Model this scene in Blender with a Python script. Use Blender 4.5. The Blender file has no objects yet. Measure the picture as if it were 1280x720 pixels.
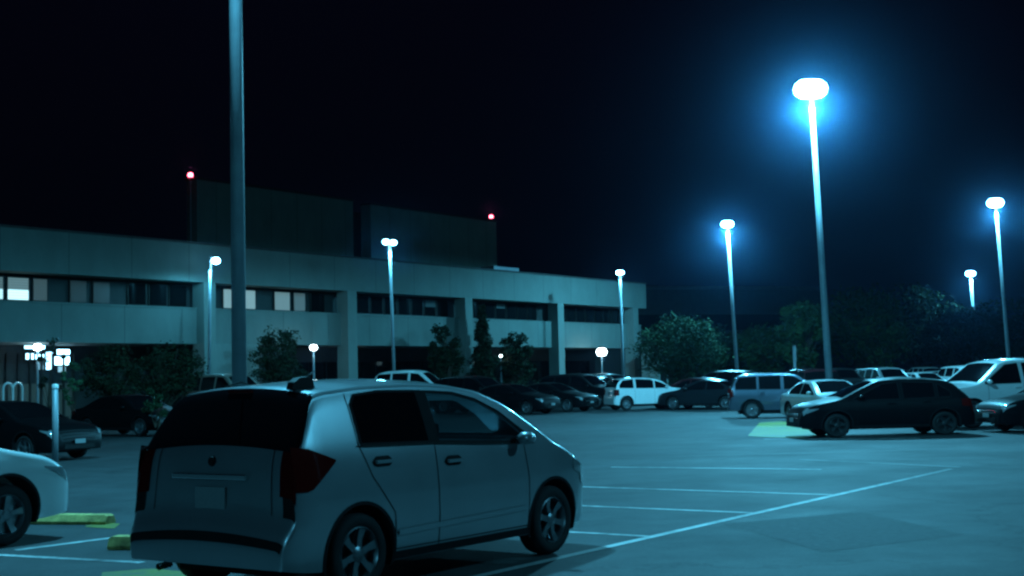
import bpy, bmesh, math, random
from mathutils import Vector, Matrix

# ------------------------------------------------------------------ camera, world, exposure
sc = bpy.context.scene
COL = sc.collection
F_PX, CAM_H, ROLL, HORIZ = 1700.0, 1.72, 0.022, 471.0
PITCH = math.atan((HORIZ - 360.0) / F_PX)
cam_d = bpy.data.cameras.new('camera'); cam = bpy.data.objects.new('camera', cam_d); COL.objects.link(cam)
sc.camera = cam
cam_d.sensor_width = 36.0; cam_d.lens = 36.0 * F_PX / 1280.0
cam_d.clip_start = 0.1; cam_d.clip_end = 4000
FWD = Vector((0, math.cos(PITCH), math.sin(PITCH)))
_r0 = Vector((1, 0, 0)); _u0 = Vector((0, -math.sin(PITCH), math.cos(PITCH)))
RIGHT = _r0 * math.cos(ROLL) - _u0 * math.sin(ROLL)
UP = _r0 * math.sin(ROLL) + _u0 * math.cos(ROLL)
CAM = Vector((0, 0, CAM_H))
m = Matrix.Identity(4)
for i in range(3):
    m[i][0] = RIGHT[i]; m[i][1] = UP[i]; m[i][2] = -FWD[i]; m[i][3] = CAM[i]
cam.matrix_world = m
cam_d.dof.use_dof = False

world = bpy.data.worlds.new('World'); sc.world = world; world.use_nodes = True
wn = world.node_tree; wn.nodes.clear()
w_out = wn.nodes.new('ShaderNodeOutputWorld'); w_bg = wn.nodes.new('ShaderNodeBackground')
w_tc = wn.nodes.new('ShaderNodeTexCoord'); w_sep = wn.nodes.new('ShaderNodeSeparateXYZ')
w_ramp = wn.nodes.new('ShaderNodeValToRGB'); w_noise = wn.nodes.new('ShaderNodeTexNoise')
w_mix = wn.nodes.new('ShaderNodeMixRGB'); w_mix.blend_type = 'MULTIPLY'; w_mix.inputs[0].default_value = 0.35
w_noise.inputs['Scale'].default_value = 1.6; w_noise.inputs['Detail'].default_value = 2
wn.links.new(w_tc.outputs['Generated'], w_sep.inputs[0]); wn.links.new(w_tc.outputs['Generated'], w_noise.inputs['Vector'])
wn.links.new(w_sep.outputs['Z'], w_ramp.inputs[0])
w_ramp.color_ramp.elements[0].position = 0.0; w_ramp.color_ramp.elements[0].color = (0.0004, 0.0011, 0.0026, 1)
w_ramp.color_ramp.elements[1].position = 0.35; w_ramp.color_ramp.elements[1].color = (0.0010, 0.0006, 0.0030, 1)
wn.links.new(w_ramp.outputs[0], w_mix.inputs[1]); wn.links.new(w_noise.outputs['Fac'], w_mix.inputs[2])
wn.links.new(w_mix.outputs[0], w_bg.inputs['Color']); w_bg.inputs['Strength'].default_value = 1.0
wn.links.new(w_bg.outputs[0], w_out.inputs['Surface'])

sc.view_settings.view_transform = 'Standard'; sc.view_settings.look = 'None'
sc.view_settings.exposure = 0.0; sc.view_settings.gamma = 1.0; sc.view_settings.use_curve_mapping = False
sc.render.engine = 'CYCLES'
cy = sc.cycles
cy.use_denoising = True
cy.filter_width = 2.5
cy.max_bounces = 5; cy.diffuse_bounces = 2; cy.glossy_bounces = 3; cy.transmission_bounces = 4
cy.volume_bounces = 0; cy.transparent_max_bounces = 12
cy.sample_clamp_indirect = 2.0; cy.sample_clamp_direct = 0.0
cy.caustics_reflective = False; cy.caustics_refractive = False
LAMP_COL = (0.12, 0.67, 1.0)
LAMP_W = 9000.0          # watts of one 12 m lot lamp
BLOOM_HAZE = 0.00026

# ------------------------------------------------------------------ picture -> place helpers
def ray(px, py):
    return (FWD * F_PX + RIGHT * (px - 640) + UP * (360 - py)).normalized()
def on_z(px, py, z=0.0):
    d = ray(px, py); t = (z - CAM_H) / d.z
    return CAM + d * t
def at_depth(px, py, D):
    d = ray(px, py); return CAM + d * (D / d.y)
def hor(px): return HORIZ - ROLL * (px - 640)
_v = ray(1810, 445); D1 = Vector((_v.x, _v.y, 0)).normalized()        # along facade / lot line
D2 = Vector((D1.y, -D1.x, 0))                                           # to the right, towards the lot
ROT = math.atan2(D1.y, D1.x)
def heading(h):  # 'd1' angle + offset
    return ROT + h

# ------------------------------------------------------------------ material helpers
def new_mat(name):
    mt = bpy.data.materials.new(name); mt.use_nodes = True
    nt = mt.node_tree; b = nt.nodes['Principled BSDF']
    return mt, nt, b
def pr(name, col, rough=0.5, metal=0.0, coat=0.0, spec=0.5, noise=0.0, nscale=4.0, bump=0.0, rnoise=0.0):
    mt, nt, b = new_mat(name)
    b.inputs['Base Color'].default_value = (*col, 1); b.inputs['Roughness'].default_value = rough
    b.inputs['Metallic'].default_value = metal; b.inputs['Coat Weight'].default_value = coat
    b.inputs['Coat Roughness'].default_value = 0.04
    b.inputs['Specular IOR Level'].default_value = spec
    if noise or bump or rnoise:
        tc = nt.nodes.new('ShaderNodeTexCoord'); n = nt.nodes.new('ShaderNodeTexNoise')
        n.inputs['Scale'].default_value = nscale; n.inputs['Detail'].default_value = 8; n.inputs['Roughness'].default_value = 0.65
        nt.links.new(tc.outputs['Object'], n.inputs['Vector'])
        if noise:
            rp = nt.nodes.new('ShaderNodeValToRGB')
            lo = tuple(c * (1 - noise) for c in col); hi = tuple(min(1, c * (1 + noise)) for c in col)
            rp.color_ramp.elements[0].position = 0.3; rp.color_ramp.elements[1].position = 0.7
            rp.color_ramp.elements[0].color = (*lo, 1); rp.color_ramp.elements[1].color = (*hi, 1)
            nt.links.new(n.outputs['Fac'], rp.inputs[0]); nt.links.new(rp.outputs[0], b.inputs['Base Color'])
        if bump:
            bp = nt.nodes.new('ShaderNodeBump'); bp.inputs['Strength'].default_value = bump; bp.inputs['Distance'].default_value = 0.02
            nt.links.new(n.outputs['Fac'], bp.inputs['Height']); nt.links.new(bp.outputs[0], b.inputs['Normal'])
        if rnoise:
            mr = nt.nodes.new('ShaderNodeMapRange'); mr.inputs['To Min'].default_value = max(0.02, rough - rnoise); mr.inputs['To Max'].default_value = rough + rnoise
            nt.links.new(n.outputs['Fac'], mr.inputs['Value']); nt.links.new(mr.outputs[0], b.inputs['Roughness'])
    return mt
def emis(name, col, s):
    mt, nt, b = new_mat(name)
    b.inputs['Base Color'].default_value = (0.05, 0.05, 0.05, 1)
    b.inputs['Emission Color'].default_value = (*col, 1); b.inputs['Emission Strength'].default_value = s
    return mt

def asphalt():
    mt, nt, b = new_mat('asphalt')
    N = nt.nodes; L = nt.links
    tc = N.new('ShaderNodeTexCoord')
    def noise(s, d=6, r=0.6, dist=0.0):
        n = N.new('ShaderNodeTexNoise'); n.inputs['Scale'].default_value = s; n.inputs['Detail'].default_value = d
        n.inputs['Roughness'].default_value = r; n.inputs['Distortion'].default_value = dist
        L.new(tc.outputs['Object'], n.inputs['Vector']); return n
    def ramp(src, p0, c0, p1, c1):
        r = N.new('ShaderNodeValToRGB'); r.color_ramp.elements[0].position = p0; r.color_ramp.elements[1].position = p1
        r.color_ramp.elements[0].color = (*c0, 1); r.color_ramp.elements[1].color = (*c1, 1); L.new(src, r.inputs[0]); return r
    def mul(a, bb, f=1.0):
        x = N.new('ShaderNodeMixRGB'); x.blend_type = 'MULTIPLY'; x.inputs[0].default_value = f
        L.new(a, x.inputs[1]); L.new(bb, x.inputs[2]); return x.outputs[0]
    big = ramp(noise(0.11, 4, 0.55, 0.4).outputs['Fac'], 0.35, (0.038, 0.043, 0.046), 0.66, (0.070, 0.078, 0.082))
    mid = ramp(noise(1.3, 6, 0.7).outputs['Fac'], 0.3, (0.66,)*3, 0.7, (1.2,)*3)
    fine = ramp(noise(28, 4, 0.85).outputs['Fac'], 0.3, (0.65,)*3, 0.7, (1.3,)*3)
    oil = ramp(noise(0.55, 3, 0.5, 1.2).outputs['Fac'], 0.66, (1,)*3, 0.76, (0.62,)*3)
    vor = N.new('ShaderNodeTexVoronoi'); vor.feature = 'DISTANCE_TO_EDGE'; vor.inputs['Scale'].default_value = 0.13
    wob = N.new('ShaderNodeMixRGB'); wob.blend_type = 'ADD'; wob.inputs[0].default_value = 1.0
    wn2 = noise(0.8, 5, 0.7); sc_ = N.new('ShaderNodeMixRGB'); sc_.blend_type = 'MULTIPLY'; sc_.inputs[0].default_value = 1; sc_.inputs[2].default_value = (2.2, 2.2, 0, 1)
    L.new(wn2.outputs['Color'], sc_.inputs[1]); L.new(tc.outputs['Object'], wob.inputs[1]); L.new(sc_.outputs[0], wob.inputs[2])
    L.new(wob.outputs[0], vor.inputs['Vector'])
    crack = ramp(vor.outputs['Distance'], 0.0, (0.45,)*3, 0.006, (1,)*3)
    c = mul(mul(mul(mul(big.outputs[0], mid.outputs[0]), fine.outputs[0]), oil.outputs[0]), crack.outputs[0], 0.8)
    L.new(c, b.inputs['Base Color'])
    b.inputs['Specular IOR Level'].default_value = 0.35
    mr = N.new('ShaderNodeMapRange'); mr.inputs['To Min'].default_value = 0.62; mr.inputs['To Max'].default_value = 0.92
    L.new(noise(0.4, 4).outputs['Fac'], mr.inputs['Value']); L.new(mr.outputs[0], b.inputs['Roughness'])
    bp = N.new('ShaderNodeBump'); bp.inputs['Strength'].default_value = 0.5; bp.inputs['Distance'].default_value = 0.008
    L.new(noise(90, 3, 0.8).outputs['Fac'], bp.inputs['Height']); L.new(bp.outputs[0], b.inputs['Normal'])
    return mt

def worn_paint(name, col, wear=0.5):
    """road paint that has flaked through to the asphalt in spots"""
    mt, nt, b = new_mat(name); N = nt.nodes; L = nt.links
    tc = N.new('ShaderNodeTexCoord')
    n = N.new('ShaderNodeTexNoise'); n.inputs['Scale'].default_value = 5.0; n.inputs['Detail'].default_value = 9; n.inputs['Roughness'].default_value = 0.75
    n2 = N.new('ShaderNodeTexNoise'); n2.inputs['Scale'].default_value = 0.6; n2.inputs['Detail'].default_value = 3
    L.new(tc.outputs['Object'], n.inputs['Vector']); L.new(tc.outputs['Object'], n2.inputs['Vector'])
    ad = N.new('ShaderNodeMath'); ad.operation = 'ADD'; L.new(n.outputs['Fac'], ad.inputs[0]); L.new(n2.outputs['Fac'], ad.inputs[1])
    r = N.new('ShaderNodeValToRGB'); r.color_ramp.elements[0].position = 0.30 + wear * 0.1; r.color_ramp.elements[1].position = 0.42 + wear * 0.2
    mh = N.new('ShaderNodeMath'); mh.operation = 'MULTIPLY'; mh.inputs[1].default_value = 0.5; L.new(ad.outputs[0], mh.inputs[0])
    L.new(mh.outputs[0], r.inputs[0])
    r.color_ramp.elements[0].color = (0.07, 0.078, 0.08, 1); r.color_ramp.elements[1].color = (*col, 1)
    L.new(r.outputs[0], b.inputs['Base Color']); b.inputs['Roughness'].default_value = 0.7
    return mt

def concrete(name, col, joint=0.0):
    mt, nt, b = new_mat(name); N = nt.nodes; L = nt.links
    tc = N.new('ShaderNodeTexCoord')
    mp = N.new('ShaderNodeMapping'); mp.inputs['Scale'].default_value = (.6, .6, 0.35); L.new(tc.outputs['Object'], mp.inputs[0])
    n = N.new('ShaderNodeTexNoise'); n.inputs['Scale'].default_value = 1.1; n.inputs['Detail'].default_value = 8; n.inputs['Roughness'].default_value = 0.7
    L.new(mp.outputs[0], n.inputs['Vector'])
    r = N.new('ShaderNodeValToRGB'); r.color_ramp.elements[0].position = 0.3; r.color_ramp.elements[1].position = 0.72
    r.color_ramp.elements[0].color = (*[c * 0.80 for c in col], 1); r.color_ramp.elements[1].color = (*[c * 1.1 for c in col], 1)
    L.new(n.outputs['Fac'], r.inputs[0])
    out = r.outputs[0]
    if joint:
        sp = N.new('ShaderNodeSeparateXYZ'); L.new(tc.outputs['Object'], sp.inputs[0])
        mo = N.new('ShaderNodeMath'); mo.operation = 'PINGPONG'; mo.inputs[1].default_value = joint / 2; L.new(sp.outputs['X'], mo.inputs[0])
        lt = N.new('ShaderNodeMath'); lt.operation = 'LESS_THAN'; lt.inputs[1].default_value = 0.018; L.new(mo.outputs[0], lt.inputs[0])
        mx = N.new('ShaderNodeMixRGB'); L.new(lt.outputs[0], mx.inputs[0]); L.new(out, mx.inputs[1]); mx.inputs[2].default_value = (*[c * 0.35 for c in col], 1)
        out = mx.outputs[0]
    L.new(out, b.inputs['Base Color']); b.inputs['Roughness'].default_value = 0.85
    return mt

def leaf_mat(name, lo, hi):
    mt, nt, b = new_mat(name); N = nt.nodes; L = nt.links
    g = N.new('ShaderNodeNewGeometry'); r = N.new('ShaderNodeValToRGB')
    r.color_ramp.elements[0].color = (*lo, 1); r.color_ramp.elements[1].color = (*hi, 1)
    L.new(g.outputs['Random Per Island'], r.inputs[0]); L.new(r.outputs[0], b.inputs['Base Color'])
    b.inputs['Roughness'].default_value = 0.85; b.inputs['Specular IOR Level'].default_value = 0.15
    return mt

def tint_glass(name, transp, tint=(0.5, 0.6, 0.62)):
    mt, nt, b = new_mat(name); N = nt.nodes; L = nt.links
    b.inputs['Base Color'].default_value = (0.004, 0.005, 0.006, 1); b.inputs['Roughness'].default_value = 0.03
    b.inputs['Specular IOR Level'].default_value = 0.5
    t = N.new('ShaderNodeBsdfTransparent'); t.inputs[0].default_value = (*tint, 1)
    mx = N.new('ShaderNodeMixShader'); mx.inputs[0].default_value = transp
    L.new(b.outputs[0], mx.inputs[1]); L.new(t.outputs[0], mx.inputs[2]); L.new(mx.outputs[0], N['Material Output'].inputs['Surface'])
    return mt

M = dict(
    asphalt=asphalt(),
    line=worn_paint('worn_white_paint', (0.52, 0.56, 0.56), 0.6),
    line_faint=worn_paint('faded_white_paint', (0.30, 0.33, 0.33), 1.3),
    yellow=pr('yellow_kerb_paint', (0.50, 0.40, 0.13), 0.8, noise=0.7, nscale=5, bump=0.3),
    yellow_flat=worn_paint('worn_yellow_paint', (0.20, 0.20, 0.02), 0.6),
    conc=concrete('precast_concrete', (0.145, 0.185, 0.172), 3.73),
    conc2=concrete('column_concrete', (0.17, 0.215, 0.20)),
    pent=concrete('penthouse_panel', (0.20, 0.29, 0.25), 2.4),
    kerb=pr('kerb_concrete', (0.26, 0.27, 0.26), 0.85, noise=0.25, nscale=6),
    pave=pr('pavement_concrete', (0.22, 0.23, 0.22), 0.85, noise=0.25, nscale=2),
    soil=pr('mulch_and_grass', (0.035, 0.05, 0.025), 0.95, noise=0.5, nscale=5),
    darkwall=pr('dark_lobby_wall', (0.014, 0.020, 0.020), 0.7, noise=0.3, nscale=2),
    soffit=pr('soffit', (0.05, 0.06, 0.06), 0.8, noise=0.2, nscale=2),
    winglass=pr('dark_window_glass', (0.005, 0.007, 0.008), 0.06, spec=.15),
    frame=pr('bronze_window_frame', (0.03, 0.03, 0.028), 0.45, metal=0.6),
    roofing=pr('roof_gravel', (0.06, 0.06, 0.06), 0.95, noise=0.3, nscale=3),
    galv=pr('galvanised_steel', (0.26, 0.31, 0.34), 0.5, metal=0.25, noise=0.15, nscale=3, rnoise=0.1),
    housing=pr('lamp_housing', (0.10, 0.10, 0.10), 0.5, metal=0.4),
    rimd=pr('dark_rim', (0.03, 0.032, 0.035), 0.5, metal=0.3),
    tyre=pr('tyre_rubber', (0.012, 0.012, 0.013), 0.8, noise=0.3, nscale=20),
    rim=pr('alloy_rim', (0.26, 0.28, 0.30), 0.36, metal=0.8, noise=0.15, nscale=12),
    black=pr('black_plastic', (0.010, 0.011, 0.012), 0.55, spec=.2),
    seam=pr('panel_gap', (0.004, 0.004, 0.005), 0.9),
    glass=pr('tinted_car_glass', (0.004, 0.005, 0.006), 0.03),
    clear=tint_glass('clear_car_glass', 0.62),
    chrome=pr('chrome', (0.75, 0.78, 0.8), 0.12, metal=1.0),
    plate=pr('number_plate', (0.30, 0.33, 0.34), 0.45, noise=0.06, nscale=30),
    red=pr('red_lamp_plastic', (0.12, 0.006, 0.004), 0.12, coat=0.6),
    lens=pr('clear_lamp_lens', (0.40, 0.44, 0.46), 0.08, metal=0.35, coat=0.8),
    seat=pr('seat_cloth', (0.05, 0.055, 0.06), 0.9, noise=0.2, nscale=30),
    bark=pr('bark', (0.07, 0.05, 0.035), 0.9, noise=0.4, nscale=8),
    leaf=leaf_mat('leaves', (0.018, 0.042, 0.016), (0.035, 0.08, 0.03)),
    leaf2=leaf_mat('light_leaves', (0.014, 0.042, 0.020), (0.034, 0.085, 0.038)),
    leaf3=leaf_mat('lit_leaves', (0.05, 0.12, 0.06), (0.10, 0.24, 0.12)),  # leaf colour brightened so the shrub looks lit
    leafd=leaf_mat('dark_leaves', (0.010, 0.022, 0.012), (0.022, 0.045, 0.02)),
    lamp=emis('lamp_glow', (0.22, 0.70, 1.0), 45.0),
    lobby=emis('lobby_light', (0.55, 0.85, 1.0), 3.0),
    red_light=emis('red_beacon', (1.0, 0.10, 0.16), 14.0),
    warm=emis('globe_glow', (0.75, 0.95, 1.0), 14.0),
)
def paint(name, col, rough=0.28, metal=0.35, coat=1.0):
    return pr('paint_' + name, col, rough, metal, coat, noise=0.06, nscale=1.5, rnoise=0.04)
P = dict(
    silver=paint('silver_grey', (0.42, 0.47, 0.50), 0.32, 0.6),
    white=paint('white', (0.76, 0.82, 0.83), 0.3, 0.0),
    pale=paint('pale_silver', (0.50, 0.55, 0.57), 0.3, 0.3),
    slate=paint('slate', (0.12, 0.15, 0.20), 0.3, 0.4),
    black=pr('paint_black', (0.004, 0.005, 0.006), 0.4, 0.0, 0.0, spec=.10),
    dark=paint('charcoal', (0.012, 0.014, 0.017), 0.3, 0.0, 0.35),
    maroon=paint('maroon', (0.09, 0.02, 0.025), 0.28, 0.2),
    navy=paint('navy', (0.02, 0.03, 0.06), 0.28, 0.2),
    tan=paint('tan', (0.30, 0.29, 0.25), 0.3, 0.3),
)

# ------------------------------------------------------------------ object helpers
def link(name, mesh, parent=None):
    o = bpy.data.objects.new(name, mesh); COL.objects.link(o)
    if parent is not None: o.parent = parent
    return o
def thing(name, label, cat, loc=(0, 0, 0), rotz=0.0, group=None, kind=None):
    o = bpy.data.objects.new(name, None); COL.objects.link(o)
    o.empty_display_size = 0.3
    o.location = loc; o.rotation_euler = (0, 0, rotz)
    return tag(o, label, cat, group, kind)
def tag(o, label=None, cat=None, group=None, kind=None):
    if label: o['label'] = label
    if cat: o['category'] = cat
    if group: o['group'] = group
    if kind: o['kind'] = kind
    return o
class MB:
    def __init__(s): s.v = []; s.f = []; s.mi = []; s.smooth = False
    def add(s, vs, fs):
        b = len(s.v); s.v += [tuple(v) for v in vs]; s.f += [tuple(b + i for i in f) for f in fs]; return s
    def box(s, x0, y0, z0, x1, y1, z1):
        return s.add([(x0,y0,z0),(x1,y0,z0),(x1,y1,z0),(x0,y1,z0),(x0,y0,z1),(x1,y0,z1),(x1,y1,z1),(x0,y1,z1)],
              [(0,3,2,1),(4,5,6,7),(0,1,5,4),(1,2,6,5),(2,3,7,6),(3,0,4,7)])
    def tube(s, pts, rad, n=10, cap=True):
        pts = [Vector(p) for p in pts]
        if not isinstance(rad, (list, tuple)): rad = [rad] * len(pts)
        rings = []; base = len(s.v); prev = None
        for i, p in enumerate(pts):
            d = (pts[min(i + 1, len(pts) - 1)] - pts[max(i - 1, 0)]).normalized()
            a = d.orthogonal().normalized() if prev is None else (prev - d * prev.dot(d)).normalized()
            prev = a; bb = d.cross(a)
            for k in range(n):
                t = 2 * math.pi * k / n; s.v.append(tuple(p + (a * math.cos(t) + bb * math.sin(t)) * rad[i]))
        for i in range(len(pts) - 1):
            for k in range(n):
                k2 = (k + 1) % n
                s.f.append((base + i * n + k, base + i * n + k2, base + (i + 1) * n + k2, base + (i + 1) * n + k))
        if cap:
            s.f.append(tuple(base + k for k in reversed(range(n)))); s.f.append(tuple(base + (len(pts) - 1) * n + k for k in range(n)))
        return s
    def lathe(s, prof, n=24, axis='z', off=(0, 0, 0)):
        """prof: list of (r, h)"""
        base = len(s.v)
        for r, h in prof:
            for k in range(n):
                t = 2 * math.pi * k / n; a, b = r * math.cos(t), r * math.sin(t)
                p = {'z': (a, b, h), 'y': (a, h, b), 'x': (h, a, b)}[axis]
                s.v.append((p[0] + off[0], p[1] + off[1], p[2] + off[2]))
        for i in range(len(prof) - 1):
            for k in range(n):
                k2 = (k + 1) % n
                s.f.append((base + i * n + k, base + i * n + k2, base + (i + 1) * n + k2, base + (i + 1) * n + k))
        return s
    def mesh(s, name, mat, smooth=False, bevel=0.0, fix=True):
        me = bpy.data.meshes.new(name); me.from_pydata(s.v, [], s.f)
        bm = bmesh.new(); bm.from_mesh(me)
        if fix: bmesh.ops.recalc_face_normals(bm, faces=bm.faces)
        if bevel:
            bmesh.ops.bevel(bm, geom=list(bm.edges), offset=bevel, segments=2, affect='EDGES', profile=0.7)
        bm.to_mesh(me); bm.free()
        if mat is not None: me.materials.append(mat)
        if smooth:
            for p in me.polygons: p.use_smooth = True
        return me
    def build(s, name, mat, parent=None, smooth=False, bevel=0.0, fix=True):
        return link(name, s.mesh(name, mat, smooth, bevel, fix), parent)
def auto_smooth(me, ang=35):
    for p in me.polygons: p.use_smooth = True
    try: me.set_sharp_from_angle(angle=math.radians(ang))
    except Exception: pass
def copy_tree(o, parent=None):
    c = o.copy(); COL.objects.link(c)
    if parent is not None: c.parent = parent
    for ch in list(o.children): copy_tree(ch, c)
    return c
def interp(tab, x):
    if x <= tab[0][0]: return tab[0][1]
    for (a, va), (b, vb) in zip(tab, tab[1:]):
        if x <= b: return va + (vb - va) * (x - a) / (b - a)
    return tab[-1][1]

# ================================================================== GROUND AND PAVING (setting)
g = MB().add([(-900, -200, 0), (900, -200, 0), (900, 1500, 0), (-900, 1500, 0)], [(0, 1, 2, 3)])
tag(g.build('ground', M['asphalt']), 'dark worn asphalt of the parking lot', kind='structure')

# building frame: local X along the facade, local Y away from the lot
WALL0 = on_z(0, 283, 9.0); WALL0 = Vector((WALL0.x, WALL0.y, 0))
def bl(s, b, z=0.0):  # facade coordinates (s along, b towards the lot) -> world
    return WALL0 + D1 * s + D2 * b + Vector((0, 0, z))
def strip(name, s0, s1, b0, b1, z0, z1, mat, label, kind='structure'):
    o = MB().box(s0, -b1, z0, s1, -b0, z1).build(name, mat)
    o.location = WALL0; o.rotation_euler = (0, 0, ROT); return tag(o, label, kind=kind)
strip('grass_verge', -60, 66, 0.3, 4.2, -0.1, 0.10, M['soil'], 'strip of dark planting along the building')
strip('pavement', -60, 66, -6.0, 0.3, -0.1, 0.15, M['pave'], 'concrete walk under the building overhang')
strip('kerb', -60, 66, 4.2, 4.4, -0.1, 0.14, M['kerb'], 'concrete kerb between planting and parking lot')

# ------------------------------------------------------------------ parking lines
def line_obj(name, pts, w, mat, label, z=0.004):
    mb = MB()
    for a, b in pts:
        d = (b - a); n = max(1, int(d.length / 1.0)); dn = Vector((-d.y, d.x, 0)).normalized() * w / 2
        for i in range(n):
            p = a + d * (i / n); q = a + d * ((i + 1) / n)
            mb.add([(p + dn)[:2] + (z,), (p - dn)[:2] + (z,), (q - dn)[:2] + (z,), (q + dn)[:2] + (z,)], [(0, 1, 2, 3)])
    return tag(mb.build(name, mat), label, kind='structure')
def V2(p): return Vector((p.x, p.y, 0))
L0 = V2(on_z(816, 671)); 
def lot(s, b): return L0 + D1 * s + D2 * b      # s along the long line, b to the right of it
line_obj('parking_line', [(lot(-7.5, 0), lot(7.4, 0))], 0.11, M['line'], 'long white lane line running away past the parked cars')
stall = (V2(on_z(1046, 619)) - L0).length / 2.0
for k, (x0, y0) in enumerate([(713, 668), (721, 632), (700, 607)]):
    line_obj('parking_line', [(lot(stall * k, -4.9), lot(stall * k, -0.06))], 0.10, M['line'], 'white stall line meeting the long lane line')
a, b = V2(on_z(764, 584)), V2(on_z(1027, 587))
line_obj('parking_line', [(a, b)], 0.12, M['line'], 'white stall line in the middle of the lot')
line_obj('parking_line', [(V2(on_z(1000, 574.5)), V2(on_z(1200, 584)))], 0.11, M['line_faint'], 'faded stall line towards the black car')
line_obj('parking_line', [(lot(7.4, 0), lot(10.5, 0))], 0.10, M['line_faint'], 'faded far end of the long lane line')
line_obj('parking_line', [(V2(on_z(955, 549)), V2(on_z(1150, 548)))], 0.14, M['line'], 'white line along the black car')
line_obj('parking_line', [(V2(on_z(20, 688)), V2(on_z(152, 671)))], 0.11, M['line'], 'white line beside the white car')
line_obj('parking_line', [(V2(on_z(-20, 693)), V2(on_z(178, 703.5)))], 0.11, M['line'], 'white line running to the silver car')
line_obj('parking_line', [(V2(on_z(560, 556)), V2(on_z(700, 558)))], 0.10, M['line_faint'], 'faded line behind the silver car')
pq = [on_z(*p) for p in [(905, 655), (1075, 640), (1205, 668), (1030, 690)]]
mbp = MB().add([(p.x, p.y, .0018) for p in pq], [(0, 1, 2, 3)])
tag(mbp.build('asphalt_patch', pr('patched_asphalt', (0.045, 0.050, 0.053), .85, noise=.4, nscale=12, bump=.4)), 'darker rectangular asphalt repair', kind='structure')
# tar seam where a trench was patched
line_obj('tar_seam', [(V2(on_z(640, 575)), V2(on_z(1230, 561)))], 0.16, pr('tar_band', (0.03, 0.034, 0.036), 0.7), 'darker patched band across the asphalt', z=0.0025)

# ================================================================== BUILDING
bld = thing('office_building', 'long two storey concrete office building with a dark window band and colonnade', 'building', WALL0, ROT)
S0, S1 = -45.0, 60.0
ZB, ZS, ZH, ZR = 3.81, 5.65, 7.02, 9.0
DEP = 26.0
# structural pieces (local: x = s, y = -b)
MB().box(S0, 0.0, ZH, S1, DEP, ZR).build('fascia', M['conc'], bld)
MB().box(S0, 0.55, ZB, S1, 0.9, ZS).build('spandrel', M['conc'], bld)
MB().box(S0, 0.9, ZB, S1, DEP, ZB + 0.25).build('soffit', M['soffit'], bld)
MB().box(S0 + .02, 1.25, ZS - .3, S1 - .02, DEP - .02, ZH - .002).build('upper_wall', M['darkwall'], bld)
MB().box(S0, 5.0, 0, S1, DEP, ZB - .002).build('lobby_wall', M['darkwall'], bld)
MB().box(S0 - .05, -.08, ZR, S1 + .05, DEP, ZR + .10).build('roof', M['roofing'], bld)
MB().box(S0 - .02, 0.50, ZS, S1 + .02, 1.24, ZS + .06).build('window_sill', M['conc2'], bld)
cols = [-21.2, -9.8, 13.0, 24.3, 36.0, 47.4, 58.6]
for c in cols:
    MB().box(c - .82, -.03, 0, c, .85, ZH + (.0)).build('column', M['conc2'], bld, bevel=.03)
MB().box(12.999, .03, 0.001, 16.2, .54, ZB).build('stair_wall', M['conc2'], bld)
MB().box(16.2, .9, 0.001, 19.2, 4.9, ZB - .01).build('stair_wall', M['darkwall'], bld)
# window band: one window per 1.25 m
lit = {}
def win_s(px, zz=6.3):  # s of the picture column on the window plane (b=-1.2)
    d = ray(px, 365); o = WALL0 - D2 * 1.2
    # intersect horizontally
    n = D2; t = (o - CAM).dot(n) / Vector((d.x, d.y, 0)).dot(n)
    return (CAM + Vector((d.x, d.y, 0)) * t - o).dot(D1)
sA = [(win_s(-20), win_s(4), 1.6), (win_s(8), win_s(36), 2.2), (win_s(40), win_s(59), 0.10), (win_s(86), win_s(108), 0.025), (win_s(115), win_s(137), 0.022),
      (win_s(278), win_s(297), 0.5), (win_s(300), win_s(319), 0.5), (win_s(342), win_s(362), 0.32), (win_s(366), win_s(381), 0.14)]
def blind_mat(name, strength, two=False, col=(0.42, 0.80, 0.90)):
    mt, nt, b = new_mat(name); N = nt.nodes; L = nt.links
    tc = N.new('ShaderNodeTexCoord'); sp = N.new('ShaderNodeSeparateXYZ'); L.new(tc.outputs['Object'], sp.inputs[0])
    pp = N.new('ShaderNodeMath'); pp.operation = 'PINGPONG'; pp.inputs[1].default_value = 0.06; L.new(sp.outputs['X' if not two else 'Z'], pp.inputs[0])
    mr = N.new('ShaderNodeMapRange'); mr.inputs['From Max'].default_value = 0.06; mr.inputs['To Min'].default_value = 0.65 * strength; mr.inputs['To Max'].default_value = strength
    L.new(pp.outputs[0], mr.inputs['Value'])
    out = mr.outputs[0]
    if two:
        gt = N.new('ShaderNodeMath'); gt.operation = 'LESS_THAN'; gt.inputs[1].default_value = ZS + 0.62; L.new(sp.outputs['Z'], gt.inputs[0])
        m2 = N.new('ShaderNodeMapRange'); m2.inputs['To Min'].default_value = 0.13; m2.inputs['To Max'].default_value = 1.0; L.new(gt.outputs[0], m2.inputs['Value'])
        m3 = N.new('ShaderNodeMath'); m3.operation = 'MULTIPLY'; L.new(out, m3.inputs[0]); L.new(m2.outputs[0], m3.inputs[1]); out = m3.outputs[0]
    b.inputs['Base Color'].default_value = (0.02, 0.02, 0.02, 1)
    b.inputs['Emission Color'].default_value = (*col, 1); L.new(out, b.inputs['Emission Strength'])
    return mt
for i, (a, b_, st) in enumerate(sA):
    w = MB().box(a, 1.17, ZS + .10, b_, 1.24, ZH - .12).build('window', M['frame'], bld)
    w['label'] = 'window with lit pale blinds' if st > .05 else 'faintly lit window'
    MB().box(a + .06, 1.14, ZS + .16, b_ - .06, 1.168, ZH - .20).build('pane', blind_mat('blinds', st, st > 1), w)
x = -20.0
litspans = [(a, b_) for a, b_, _ in sA]
rw = random.Random(4)
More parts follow.
